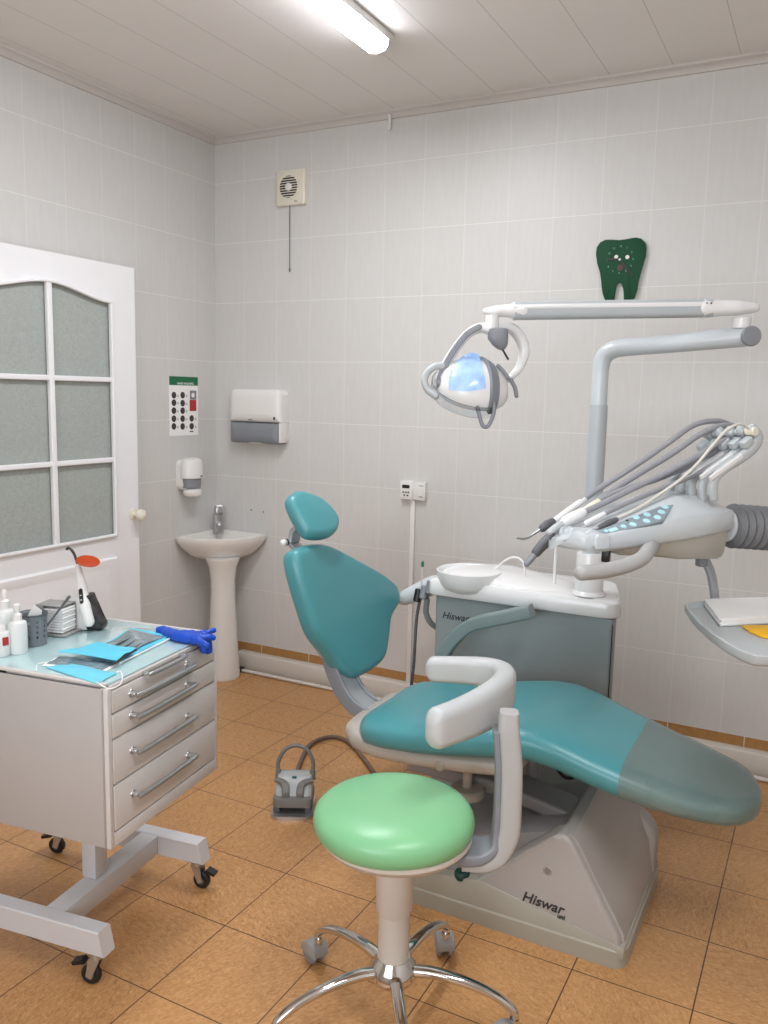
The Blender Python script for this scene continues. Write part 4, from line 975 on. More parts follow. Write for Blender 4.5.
# curved armrest on its own post
zp = .765
pad_px = [(437, 728), (454, 722), (475, 713), (491, 704), (502, 694), (505, 685), (500, 677), (484, 672), (462, 670), (434, 669)]
pp2 = [at(a, b, z=zp) for a, b in pad_px]
bm = new(); sp = spline(pp2, 5); n = len(sp)
rr = [1]*n
sweep(bm, sp, rrect(.05, .094, .022, 5), [1, 1.03, 1.05, 1.1, 1.1, 1.05, 1, 1, .95, .9], up=(0, 0, 1), round_ends=True, sy=[.97, 1.0, 1.08, 1.14, 1.12, 1.0, .88, .8, .74, .7]); obj('armrest_pad', bm, 'pad', so, ang=60)
PX = at(511, 800, z=.58); 
PX = V((2.312, -1.852, 0)); e = (PX-S).normalized()
bm = new(); back = sp[len(sp)//2]
path = [S+e*.15+V((0, 0, .432)), S+e*.20+V((0, 0, .432)), V((PX.x, PX.y, .45))-e*.012, V((PX.x, PX.y, .50))+e*.008, V((PX.x, PX.y, .57))+e*.01, V((PX.x, PX.y, .66))+e*.008, V((PX.x, PX.y, .74)), V((PX.x, PX.y, .782))]
sweep(bm, path, rrect(.056, .05, .014), [1.5, 1.4, 1.15, 1, 1, .98, .95, .8], up=(0, 0, 1), k=6, sy=[.6, .65, .9, 1, 1, 1, .95, .8]); obj('armrest_post', bm, 'postgrey', so)
bm = new(); path2 = [p-e*(.028 if p.z > .46 else .012)+V((0, 0, .018 if p.z < .5 else 0)) for p in path[0:7]]
sweep(bm, path2, rrect(.05, .014, .005), [2.2, 1.9, 1.4, 1, 1, 1, 1], up=(0, 0, 1), k=6); obj('post_inlay', bm, 'mgrey', so)

# ------------------------------------------------------------------ cuspidor unit
ut = thing('cuspidor_unit', (1.99, -.66, 0), 'grey dental unit cabinet with white spittoon top, standing behind the dental chair', 'dental unit')
ux0, ux1, uy0, uy1 = 1.655, 2.315, -.80, -.50
def upl(g, z, r=.03, xl=0):
    P = [(ux0-g-xl, uy0-g, .02), (ux1+g, uy0-g, r), (ux1-.095+g, uy1+g, .05), (ux0-g-xl, uy1+g, .03)]; out = []
    for i in range(4):
        a, b, c = V(P[i-1][:2]+(0,)), V(P[i][:2]+(0,)), V(P[(i+1) % 4][:2]+(0,)); rr_ = P[i][2]
        d1 = (a-b).normalized(); d2 = (c-b).normalized(); p1 = b+d1*rr_; p2 = b+d2*rr_
        for k in range(7):
            t = k/6; q = p1*(1-t)**2+b*2*t*(1-t)+p2*t*t; out.append(V((q.x, q.y, z)))
    return out
bm = new(); ring_loft(bm, [upl(0, z) for z in (0, .745)]); obj('cabinet', bm, 'ugrey', ut)
bm = new(); box(bm, (ux1-.028, uy0-.0005, .38), (.003, .004, .70)); bmesh.ops.translate(bm, verts=bm.verts, vec=(.014, 0, 0)); obj('door_gap', bm, 'black', ut)
bm = new(); ring_loft(bm, [upl(-.004, .744), upl(-.004, .752)]); obj('shadow_gap', bm, 'dgrey', ut)
def plate(z, g):
    out = []
    x0, x1, y0, y1 = ux0-.012+g, ux1+.025-g, uy0-.03+g, uy1+.02-g
    r1 = .09
    for cx, cy, a0, r in ((x1-r1, y1-r1, 0, r1), (x0+.05, y1-.05, PI/2, .05), (x0+.03, y0+.03, PI, .03), (x1-r1, y0+r1, 1.5*PI, r1)):
        for i in range(9): a = a0+PI/2*i/8; out.append(V((cx+r*math.cos(a), cy+r*math.sin(a), z)))
    return out
bm = new(); ring_loft(bm, [upl(g, z, .075) for g, z in ((.008, .748), (.016, .751), (.02, .758), (.02, .80), (.014, .809), (.003, .812))]); tp_ = obj('top_plate', bm, 'uwhite', ut)
bc = V((1.765, -.745, -.004)); rb = .122
bm = new(); lathe(bm, bc, [(.001, .764), (.07, .768), (.1, .781), (.115, .802), (.121, .826), (.124, .842), (.124, .847), (.119, .849), (.112, .845), (.104, .82), (.085, .79), (.05, .772), (.001, .765)], 48, sx=.97, sy=.95); obj('bowl', bm, 'uwhite', ut, ang=60)
bm = new()     # moulded shoulder falling from the bowl to the flat deck
def sh_(x, w, z): return [V((x, -.66+a, .80+max(0, b)*z)) for a, b in [(w*math.cos(t), math.sin(t)) for t in [PI*i/14 for i in range(15)]]]
ring_loft(bm, [[V((x, y0_+w*math.cos(t), .79+z*(max(0, math.sin(t))**.5))) for t in [PI*i/16 for i in range(17)]] for x, y0_, w, z in ((1.66, -.65, .13, .045), (1.80, -.65, .14, .055), (1.87, -.66, .145, .058), (1.93, -.665, .145, .05), (2.0, -.67, .14, .04), (2.08, -.675, .125, .03), (2.14, -.68, .1, .0225))])
obj('deck_shoulder', bm, 'uwhite', ut, ang=60)
yq = -.70
bm = new(); tube(bm, [at(a, b, y=yq) for a, b in ((489, 577), (495, 570), (503, 562), (512, 557.5), (520, 559), (524, 566), (524.5, 582))], .0042, k=6); obj('bowl_rinse_tube', bm, 'uwhite', ut)
bm = new(); a = at(556, 543, y=yq); tube(bm, [(a.x, yq, .81), (a.x, yq, a.z-.01), (a.x-.002, yq-.02, a.z+.002), (a.x-.004, yq-.05, a.z)], .0052, k=3); lathe(bm, (a.x, yq, .811), [(0, 0), (.016, 0), (.015, .006), (.007, .01), (0, .01)], 20); obj('cup_filler', bm, 'uwhite', ut)
bm = new(); lathe(bm, (1.685, -.655, .52), [(0, 0), (.15, 0), (.16, .01), (.15, .04), (0, .05)], 40, (-1, 0, 0), sy=.55, sx=1.0)
obj('side_boss', bm, 'ugrey', ut)
a = at(455, 617, y=uy0-.001); text('lettering', 'Hiswar', .036, frame(a, (1, 0, 0), (0, 0, 1)), 'ink', ut, shear=.3, bold=.0004)
# assistant's holder on the unit's left
ya = -.72
hA = at(434, 585, y=ya); hB = at(404, 598, y=ya-.02)
at_ = thing('assistant_holder', hA, 'pale grey swing arm holder on left side of the dental unit', 'holder')
bm = new(); sweep(bm, [hA+V((.03, .02, .0)), hA, hA.lerp(hB, .5), hB, hB+V((-.012, 0, 0))], rrect(2, 2, .9, 5), [.03, .034, .038, .034, .022], k=4, up=(0, 0, 1), round_ends=True, sy=[.035, .036, .034, .028, .016]); obj('holder_arm', bm, 'console', at_, ang=60)
for k, (px, py) in enumerate(((424, 593), (430, 588), (418, 596))):
    p = at(px, py, y=ya-.055); bm = new(); cyl(bm, p+V((0, -.01, -.02)), p+V((.004, 0, .028)), .0145, n=18, bev=.003); obj('socket', bm, 'mgrey' if k < 2 else 'black', at_)
bm = new(); tube(bm, [at(427, 600, y=ya-.03), at(426, 612, y=ya-.02), at(430, 622, y=ya), at(437, 628, y=ya+.03)], .011, k=6); obj('arm_elbow', bm, 'ugrey', at_)
ej = at(421, 592, y=ya-.062); et = at(422.5, 566, y=ya-.062)
sx_ = thing('saliva_ejector', ej, 'thin clear saliva ejector with green tip standing in the assistant holder', 'saliva ejector')
bm = new(); tube(bm, [ej, et], .0028, k=0); obj('ejector_tube', bm, 'whitehose', sx_)
bm = new(); lathe(bm, et, [(0, -.004), (.005, -.003), (.0055, .012), (.004, .018), (0, .02)], 16); obj('ejector_tip', bm, mat('tip_green', (20, 110, 80), .4), sx_)
bm = new(); tube(bm, [ej-V((0, 0, .01)), at(416.5, 620, y=ya-.06), at(414, 660, y=ya-.06), at(411, 705, y=ya-.05), V((1.62, -.80, .12)), V((1.66, -.78, .08))], .006, k=6); obj('suction_hose', bm, 'dgrey', sx_)

# ------------------------------------------------------------------ operating lamp on its post
lp = V((2.215, -.72, .80)); yl = -.76
lx = at(594, 495, y=yl).x
ol_ = thing('operating_lamp', (lx, yl, .80), 'dental operating lamp with blue-lit reflector on a jointed grey post and arm', 'dental lamp')
bm = new(); lathe(bm, (lx, yl, .8125), [(0, 0), (.056, 0), (.058, .004), (.052, .012), (.047, .016), (.046, .14), (.044, .145), (0, .145)], 40); obj('post_collar', bm, 'uwhite', ol_)
zj = at(599, 405, y=yl).z
bm = new(); cyl(bm, (lx, yl, .90), (lx, yl, zj), .029, .029, 32); obj('lower_post', bm, 'post', ol_)
J = at(742, 318, y=yl-.03); J.z = 1.70
e1 = V((J.x, J.y, 1.672))
zb2 = at(606, 352, y=yl).z
bm = new(); sweep(bm, [(lx, yl, zj+.002), (lx, yl, zj+.1), (lx, yl, zb2-.05), (lx+.008, yl, zb2-.015), (lx+.035, yl-.002, zb2+.006), (lx+.08, yl-.005, zb2+.014), (lx+.25, yl-.018, zb2+.026), V((J.x+.01, J.y, zb2+.042))], circ(24), [.0255, .0255, .0265, .028, .028, .028, .028, .031], k=5, round_ends=True); obj('upper_post', bm, 'console', ol_)
bm = new(); q = V((J.x+.018, J.y-.012, zb2+.04)); lathe(bm, q+V((.012, -.022, 0)), [(0, 0), (.029, 0), (.03, .006), (.026, .012), (0, .013)], 28, (.5, -1, 0), sy=1); obj('joint_cap', bm, 'mgrey', ol_)
zj1 = zb2+.066
bm = new(); cyl(bm, (J.x, J.y, zj1), (J.x, J.y, zj1+.03), .027, n=28); obj('joint_pin', bm, 'uwhite', ol_)
JR = at(728, 316, y=J.y); JL = at(509, 308, z=1.725)
# spring arm
a_ = V((J.x, J.y, zj1+.06)); AL = at(497, 311, z=1.722); ad = (a_-AL).normalized()
bm = new(); sweep(bm, [a_-ad*.095, AL+ad*.05], rrect(.048, .054, .016), 1); obj('spring_arm', bm, 'post', ol_)
bm = new(); sweep(bm, [a_-ad*.10+V((0, 0, .009)), AL+ad*.045+V((0, 0, .009))], rrect(.0495, .03, .014), 1); obj('arm_cover', bm, 'uwhite', ol_)
bm = new(); sweep(bm, [a_+ad*.03, a_-ad*.02, a_-ad*.07, a_-ad*.12], rrect(2, 2, .9, 5), [.02, .031, .026, .028], k=4, round_ends=True, sy=[.016, .023, .024, .029]); obj('arm_knuckle', bm, 'uwhite', ol_)
bm = new(); sweep(bm, [AL-ad*.03, AL, AL+ad*.03, AL+ad*.075], rrect(2, 2, .9, 5), [.014, .024, .022, .027], k=4, round_ends=True, sy=[.01, .017, .019, .027]); obj('arm_knuckle', bm, 'uwhite', ol_)
for f in (-.105, -.118):
    bm = new(); p = a_+ad*f; lathe(bm, p+cr*0+V((.012, -.0215, .012)), [(0, .002), (.003, .002), (.003, 0)], 10, (.47, -.88, 0)); obj('arm_screw', bm, 'dgrey', ol_)
# head
HD = (AL-CAM).dot(fw); 
def hp(px, py, dd=0): return at(px, py, d=HD+dd)
bm = new(); q = hp(492, 322); cyl(bm, V((q.x, q.y, q.z+.02)), V((q.x, q.y, q.z-.03)), .02, n=28); obj('yoke_pin', bm, 'uwhite', ol_)
UPv = cu; 
def strip(pts, w, th, m, name, par, ends=True, k=6, r=1): 
    bm = new(); sweep(bm, pts, rrect(w, th, min(w, th)*.42), r, up=-fw, k=k, round_ends=ends); return obj(name, bm, m, par, ang=60)
strip([hp(490, 330), hp(480, 328), hp(468, 334), hp(456, 348), hp(446, 364), hp(439, 379)], .026, .045, 'uwhite', 'yoke_limb', ol_)
strip([hp(479, 327, -.024), hp(468, 333, -.024), hp(457, 346, -.024), hp(447, 362, -.024), hp(440, 377, -.024)], .018, .006, 'mgrey', 'yoke_inlay', ol_)
strip([hp(495, 329, .02), hp(510, 328, .04), hp(520, 338, .06), hp(524, 352, .07), hp(519, 368, .07), hp(509, 379, .06)], .028, .045, 'uwhite', 'yoke_limb', ol_, r=[.8, 1, 1.1, 1.1, .9, .7])
bm = new(); q = hp(498, 338, -.01); 
ring_loft(bm, [[q + cr*(a+ox) + cu*zz + fw*b for a, b in rrect(w, w*.8, w*.3)] for zz, w, ox in ((.028, .035, .0), (.024, .058, 0), (0, .06, .0), (-.02, .045, .006), (-.032, .024, .01), (-.035, .01, .011))]); obj('pivot_housing', bm, 'mgrey', ol_, ang=60)
bm = new(); tube(bm, [q+cu*-.03+cr*.011, hp(508, 359, -.01)], .0032, k=0); obj('switch_lever', bm, 'black', ol_)
# lamp body : flattened dome, axis (rear to front) pointing down-left and away
C_ = hp(473, 383); ax = (cu*-.52 + cr*-.12 + fw*.45).normalized(); xa_ = (cr - ax*cr.dot(ax)).normalized(); ya_ = ax.cross(xa_)
FLm = frame(C_, xa_, ya_, ax)
def dome(th, ph_, R=(.112, .1, .085), sc=1.0):   # th from rear pole 0..pi/2 at rim ; ph azimuth
    return FLm @ V((R[0]*sc*math.sin(th)*math.cos(ph_), R[1]*sc*math.sin(th)*math.sin(ph_), -R[2]*sc*math.cos(th)+.02))
def dome_patch(name, m, t0, t1, p0, p1, sc, th=.004, nt_=14, np2=24, par=None, Rr=(.112, .1, .085)):
    bm = new(); g = {}
    full = abs(p1-p0-2*PI) < .01
    for s in (0, 1):
        for i in range(nt_+1):
            for j in range(np2+(0 if full else 1)):
                g[s, i, j] = bm.verts.new(dome(t0+(t1-t0)*i/nt_, p0+(p1-p0)*j/np2, Rr, sc-(th/.1 if s == 0 else 0)))
    J_ = (lambda j: j % np2) if full else (lambda j: j)
    for i in range(nt_):
        for j in range(np2):
            bm.faces.new((g[1, i, J_(j)], g[1, i+1, J_(j)], g[1, i+1, J_(j+1)], g[1, i, J_(j+1)])); bm.faces.new((g[0, i, J_(j+1)], g[0, i+1, J_(j+1)], g[0, i+1, J_(j)], g[0, i, J_(j)]))
    for j in range(np2):
        for i in (0, nt_): bm.faces.new((g[0, i, J_(j)], g[0, i, J_(j+1)], g[1, i, J_(j+1)], g[1, i, J_(j)]))
    if not full:
        for i in range(nt_):
            for j in (0, np2): bm.faces.new((g[0, i, j], g[0, i+1, j], g[1, i+1, j], g[1, i, j]))
    bmesh.ops.remove_doubles(bm, verts=bm.verts, dist=1e-6)
    return obj(name, bm, m, par or ol_, ang=60)
dome_patch('head_shell', 'uwhite', .02, 1.7, 0, 2*PI, 1.0)
def on_dome(px, py, sc=1.015, R_=(.112, .1, .085)):
    inv = FLm.inverted(); o_ = inv @ CAM; e_ = inv @ at(px, py, d=1); o_ = V(o_)-V((0, 0, .02)); e_ = V(e_)-V((0, 0, .02)); dd2 = e_-o_
    q = V([R_[i]*sc for i in range(3)]); O = V([o_[i]/q[i] for i in range(3)]); D = V([dd2[i]/q[i] for i in range(3)])
    a = D.dot(D); b = 2*O.dot(D); c = O.dot(O)-1; disc = max(0, b*b-4*a*c); k = (-b-math.sqrt(disc))/(2*a)
    return FLm @ (o_+dd2*k+V((0, 0, .02)))
bm = new(); g = {}; n1 = 12
for s_ in (0, 1):
    for i in range(n1+1):
        for j in range(n1+1):
            u, v = i/n1, j/n1
            top = (457+22*u, 361-7*math.sin(PI*u*.8)-2*u); bot = (449+37*u, 389.5+2.5*math.sin(PI*u)-1.5*u)
            a, b = top[0]*(1-v)+bot[0]*v-3.5*math.sin(PI*v)*(1-u)+1.2*math.sin(PI*v)*u, top[1]*(1-v)+bot[1]*v
            g[s_, i, j] = bm.verts.new(on_dome(a, b, 1.02 if s_ else .97))
for i in range(n1):
    for j in range(n1):
        bm.faces.new((g[1, i, j], g[1, i+1, j], g[1, i+1, j+1], g[1, i, j+1])); bm.faces.new((g[0, i, j+1], g[0, i+1, j+1], g[0, i+1, j], g[0, i, j]))
for i in range(n1):
    for j in (0, n1): bm.faces.new((g[0, i, j], g[0, i+1, j], g[1, i+1, j], g[1, i, j]))
for j in range(n1):
    for i in (0, n1): bm.faces.new((g[0, i, j], g[0, i, j+1], g[1, i, j+1], g[1, i, j]))
obj('reflector_window', bm, 'lampblue', ol_, ang=60)
bm = new(); pts = []
for i in range(22):
    f = math.radians(-88+190*i/21); x0_ = .055*(1-((90-math.degrees(f))/180)**2); k_ = 1.02*math.sqrt(1-(x0_/.112)**2)
    pts.append(FLm @ V((x0_, .1*math.sin(f)*k_, -.085*math.cos(f)*k_+.02)))
c0_ = FLm @ V((0, 0, .02))
rings = []
for i, p in enumerate(pts):
    t = (pts[min(i+1, 21)]-pts[max(i-1, 0)]).normalized(); nrm = (p-c0_).normalized(); s = t.cross(nrm).normalized(); nrm = s.cross(t)
    w = .0125+.003*math.cos(math.radians(-88+190*i/21))
    rings.append([p+s*(a*w*2)+nrm*(b) for a, b in rrect(1, .012, .004)])
ring_loft(bm, rings); obj('centre_band', bm, 'mgrey', ol_, ang=60)
dome_patch('front_shield', 'clear', 1.5, 1.95, math.radians(60), math.radians(260), 1.1, th=.002, par=ol_)
q = hp(440, 383, -.02)
bm = new(); lathe(bm, q, [(0, .012), (.016, .01), (.018, 0), (.016, -.03), (0, -.03)], 24, -cr); obj('side_pivot', bm, 'mgrey', ol_)
bm = new(); tube(bm, [hp(442, 366, -.02), hp(434, 367, -.03), hp(427, 373, -.03), hp(424.5, 381, -.03), hp(428, 390, -.03), hp(436, 396, -.03)], .0105, k=6); obj('side_handle', bm, 'lgrey', ol_, ang=60)
bm = new(); tube(bm, [hp(476, 400, -.06), hp(478.5, 412, -.06), hp(482, 424, -.06), hp(486, 427, -.06), hp(490, 423, -.06), hp(494, 412, -.06), hp(494, 399, -.06)], .0058, k=6); obj('front_handle', bm, 'mgrey', ol_)
bm = new(); q = hp(486, 400, -.055); lathe(bm, q, [(0, .004), (.013, .004), (.017, 0), (.017, -.03), (0, -.03)], 20, -fw); obj('handle_hub', bm, 'mgrey', ol_)
bm = new(); tube(bm, [hp(498, 366, .0), hp(503, 371, .0), hp(508, 378, 0)], .006, k=4); tube(bm, [hp(511, 380, .03), hp(515, 388, .03), hp(516.5, 396, .03)], .0062, k=4); obj('rear_handle', bm, 'mgrey', ol_)

# ------------------------------------------------------------------ instrument console over the patient
TH2 = math.radians(25)
rh = V((cr.x, cr.y, 0)).normalized(); fh = V((fw.x, fw.y, 0)).normalized()
cuv = (rh*math.cos(TH2)+fh*math.sin(TH2)); cvv = (-rh*math.sin(TH2)+fh*math.cos(TH2))
CO = at(578, 545, d=2.03); CO.z = 0
def onv(px, py, t):
    r = at(px, py, d=1)-CAM; o_ = CO+cvv*t; k = (o_-CAM).dot(cvv)/r.dot(cvv); p = CAM+r*k
    return ((p-CO).dot(cuv), p.z)
def CP(s, t, z): p = CO+cuv*s+cvv*t; return V((p.x, p.y, z))
def cpx(px, py, t): s, z = onv(px, py, t); return CP(s, t, z)
def curve(pxs, t):
    L_ = sorted(onv(a, b, t) for a, b in pxs)
    def f(s):
        if s <= L_[0][0]: return L_[0][1]
        for (s0, z0), (s1, z1) in zip(L_, L_[1:]):
            if s <= s1: return z0+(z1-z0)*(s-s0)/(s1-s0)
        return L_[-1][1]
    return f, L_
zb_f, Lb = curve([(574, 553), (600, 553), (640, 549), (690, 541), (733, 533)], 0)
zs_f, Ls = curve([(574, 538), (604, 537), (663, 523), (690, 516), (730, 512)], 0)
zp_f, Lp = curve([(574, 528), (596, 529), (677, 496), (700, 500), (728, 506)], .05)
zr_f, Lr = curve([(553, 529), (575, 518), (600, 508), (640, 494), (680, 482), (705, 489), (728, 501)], .20)
s_end = onv(738, 526, 0)[0]
kn_ = thing('instrument_console', CP(.2, .12, zb_f(.2)), 'pale grey dental instrument console with button panel over the chair footrest', 'instrument console')
bm = new(); rings = []
for s in (.0, .006, .022, .045, .08, .12, .17, .225, .26, .30, .35, .39, s_end-.012, s_end):
    ff = max(.0, min(1, (s+.004)/.045))**.5; fe = 1 if s < s_end-.02 else (.96 if s < s_end-.005 else .86)
    nw = max(0, 1-s/.14); tw = .46+.54*min(1, s/.16)**.8
    zb1, zs1, zp1, zr1 = zb_f(s), zs_f(s), zp_f(s), zr_f(s); zc = (zb1+zs1)/2
    def sq(t, z):
        t2 = t*tw; tc_ = .13*tw; hs = .86+.14*ff
        return CP(s+(.035-.32*t2)*nw, tc_+(t2-tc_)*(.8+.2*ff)*fe, zc+(z-zc)*hs*fe)
    rings.append([sq(.012, zb1), sq(0, zb1+.012), sq(0, zs1-.004), sq(.006, zs1+.004), sq(.048/max(tw, .8), zp1-.003), sq(.058/max(tw, .8), zp1+.002), sq(.10, (zp1*.55+zr1*.45)+.003), sq(.15, (zp1*.2+zr1*.8)+.002), sq(.20, zr1), sq(.23, zr1-.012), sq(.245, zr1-.04), sq(.245, zb1+.012), sq(.232, zb1), sq(.14, zb1-.003)])
c_n = sum(rings[0], V())/len(rings[0]); rings.insert(0, [c_n+(p-c_n)*.7-cuv*.007 for p in rings[0]]); rings.insert(0, [c_n+(p-c_n)*.15-cuv*.009 for p in rings[1]])
ring_loft(bm, rings); obj('console_housing', bm, 'console', kn_, ang=50)
zl_f, _ = curve([(640, 555), (690, 561), (722, 559), (733, 548)], .03)
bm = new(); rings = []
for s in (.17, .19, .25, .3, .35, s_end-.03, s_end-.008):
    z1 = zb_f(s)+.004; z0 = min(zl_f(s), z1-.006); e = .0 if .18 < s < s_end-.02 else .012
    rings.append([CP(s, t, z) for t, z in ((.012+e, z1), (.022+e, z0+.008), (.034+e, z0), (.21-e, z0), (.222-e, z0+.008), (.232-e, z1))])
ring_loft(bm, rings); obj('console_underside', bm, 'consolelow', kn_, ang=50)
# button panel lying in the sloped face
def surf(s, t): return zs_f(s)+.004+(t-.006)/.042*(zp_f(s)-.003-zs_f(s)-.004)
def face(px, py, off=.0012):
    """point of the sloped front face seen at this pixel, with the face's normal"""
    lo, hi = -.03, .10
    for _ in range(30):
        m = (lo+hi)/2; s, z = onv(px, py, m)
        if z > surf(s, m): lo = m
        else: hi = m
    s, z = onv(px, py, lo); A = CP(s, lo, surf(s, lo)); B = CP(s+.01, lo, surf(s+.01, lo)); C2 = CP(s, lo+.01, surf(s, lo+.01))
    n = (B-A).cross(C2-A).normalized()
    if n.z < 0: n = -n
    return A+n*off, n
pf_ = [face(a, b, .0016)[0] for a, b in ((596.5, 531), (604, 534.5), (663, 521), (677, 499.5))]; nn = face(600, 530)[1]
nn = (pf_[2]-pf_[0]).cross(pf_[3]-pf_[1]).normalized()
if nn.z < 0: nn = -nn
pcn = sum(pf_, V())/4 + nn*.001
def onpanel(px, py, off=0): r = at(px, py, d=1)-CAM; return CAM+r*((pcn-CAM).dot(nn)/r.dot(nn))+nn*off
pf_ = [onpanel(a, b) for a, b in ((596.5, 531), (604, 534.5), (663, 521), (677, 499.5))]
bm = new(); prism(bm, pf_, -nn*.008, .0008); obj('button_panel', bm, 'btnpanel', kn_)
for px, py, w in ((636, 517.5, 1), (633, 524.5, 1), (647, 514.5, 1), (646.5, 521, 1), (657.5, 517.5, 1), (661.5, 512, 1), (665, 507, 1), (623.5, 526.5, .8), (606, 531, .55)):
    p, n_ = onpanel(px, py), nn; bm = new(); lathe(bm, p, [(0, .0024), (.0075*w, .002), (.0085*w, 0)], 20, n_, sx=1.15); obj('button', bm, 'btn', kn_)
p0, n_, p1 = onpanel(609, 531), nn, onpanel(617, 528.5)
bm = new(); sweep(bm, [p0, p1], rrect(.012, .003, .001), 1, up=n_); obj('display', bm, 'btn', kn_)
p, n_ = onpanel(627, 520.5), nn; bm = new(); lathe(bm, p, [(0, .0015), (.004, .001), (.004, 0)], 12, n_); obj('indicator', bm, 'knobgreen', kn_)
# instrument rests across the nose
for t in (.008, .036, .064, .092):
    sr = .072-.32*t; z = (zs_f(.03)+.000) if t < .02 else zp_f(.03)-.010
    bm = new()
    for k in (-1, 1): ring_loft(bm, [[CP(sr+a, t+k*.011+b, zz) for a, b in rrect(.045*f, .010*f, .004)] for zz, f in ((z-.028, .9), (z-.004, 1), (z+.003, .85), (z+.007, .5))])
    box(bm, (0, 0, 0), (.045, .026, .016), .004, Matrix.Translation(CP(sr, t, z-.018)) @ Matrix.Rotation(math.atan2(cuv.y, cuv.x), 4, 'Z'))
    obj('instrument_rest', bm, 'console', kn_, ang=50)
# carrying handle
bm = new(); tube(bm, [cpx(652, 546, .02), cpx(648, 551, -.03), cpx(641, 559, -.05), cpx(625, 566, -.055), cpx(605, 570.5, -.055), cpx(582, 573, -.05)], .0185, k=7, n=18); obj('console_handle', bm, mat('handle_grey', (166, 166, 165), .4, noise=.01), kn_, ang=70)
bm = new(); q = cpx(606, 556, .05); box(bm, q, (.02, .02, .03), .003); obj('handle_stop', bm, 'black', kn_)
# bellows and carrying arm on the right
bs, bz = onv(737, 524, .13); b0 = CP(bs-.055, .115, bz); bdir = (cuv*.75+rh*.45-V((0, 0, .10))).normalized()
bm = new(); nR = 8; pr = []
for i in range(nR): 
    x_ = .008+i*.026
    pr += [(.052, x_), (.060, x_+.005), (.064, x_+.011), (.060, x_+.017), (.052, x_+.022)]
lathe(bm, b0, [(0, 0), (.05, 0)]+pr+[(.05, nR*.026+.01), (0, nR*.026+.01)], 36, bdir); obj('bellows', bm, 'reed', kn_, ang=60)
bm = new(); lathe(bm, b0-bdir*.012, [(0, 0), (.045, 0), (.048, .006), (.045, .018), (0, .018)], 36, bdir); obj('bellows_collar', bm, 'console', kn_)
e0 = b0+bdir*(nR*.026); f0 = V((3.08, -.86, .98)); 
bm = new(); tube(bm, [e0-bdir*.05-V((0,0,.012)), e0-V((0,0,.015)), e0.lerp(f0, .6)-V((0, 0, .02)), f0, f0+V((.03, .03, -.1)), V((3.12, -.82, .5)), V((3.12, -.82, .03))], .042, k=6, n=20); obj('carrying_arm', bm, 'consolelow', kn_, ang=70)
bm = new(); lathe(bm, (3.12, -.82, 0), [(0, 0), (.16, 0), (.17, .01), (.16, .03), (.06, .045), (0, .045)], 40); obj('arm_foot', bm, 'consolelow', kn_)
# whip arms with the hose pulleys
arm_px = [(714, 498), (713, 488), (716, 477), (727, 467), (742, 457), (753, 447), (757, 437), (752, 429)]
ts = (.03, .062, .094, .126, .158)
base_pts = [onv(a, b, .03) for a, b in arm_px]
for i, t in enumerate(ts):
    pts = [CP(s-.006*i, t, z-.004*i) for s, z in base_pts]
    bm = new(); sweep(bm, pts, rrect(2, 2, .8, 5), [.011, .012, .012, .0125, .014, .0165, .018, .014], up=cvv, k=4, round_ends=True, sy=[.009, .009, .010, .011, .012, .012, .012, .011]); wa = obj('whip_arm', bm, 'lgrey', kn_, ang=70)
    bm = new(); q = CP(base_pts[7][0]-.006*i-.002, t, base_pts[7][1]-.004*i-.006); cyl(bm, q-cvv*.0155, q+cvv*.0145, .0125 if i == 0 else .009, n=22, bev=.002); obj('pulley_pin', bm, 'cream' if i == 0 else 'lgrey', wa)
    bm = new(); q = CP(base_pts[5][0]-.006*i-.026, t, base_pts[5][1]-.004*i+.012); box(bm, (0, 0, 0), (.034, .024, .022), .005, Matrix.Translation(q) @ Matrix.Rotation(math.atan2(cuv.y, cuv.x), 4, 'Z') @ Matrix.Rotation(-.6, 4, 'Y')); obj('hose_clip', bm, 'lgrey', wa)
    bm = new(); s1, z1 = base_pts[2]; s2, z2 = base_pts[4]; sweep(bm, [CP(s1-.03, t-.008, z1-.004), CP(s2-.01, t-.008, z2+.004)], rrect(.008, .014, .003), 1); obj('whip_spring', bm, 'uwhite', wa)

def instrument(name, label, cat, t, hose_px, hose_r, hose_m, body):
    tt = t if isinstance(t, (list, tuple)) else [t]*len(hose_px)
    P = [cpx(a, b, q) for (a, b), q in zip(hose_px, tt)]
    ob = thing(name, P[-1], label, cat, 'handpieces resting on the console')
    bm = new(); tube(bm, P, hose_r*1.15, k=8, n=12); obj('hose', bm, hose_m, ob, ang=70)
    for nm, m, pp1, r, kk in body:
        Q = [cpx(a, b, q) for a, b, q in pp1]
        bm = new(); sweep(bm, Q, circ(18), r, k=kk, round_ends=True); obj(nm, bm, m, ob, ang=50)
    return ob
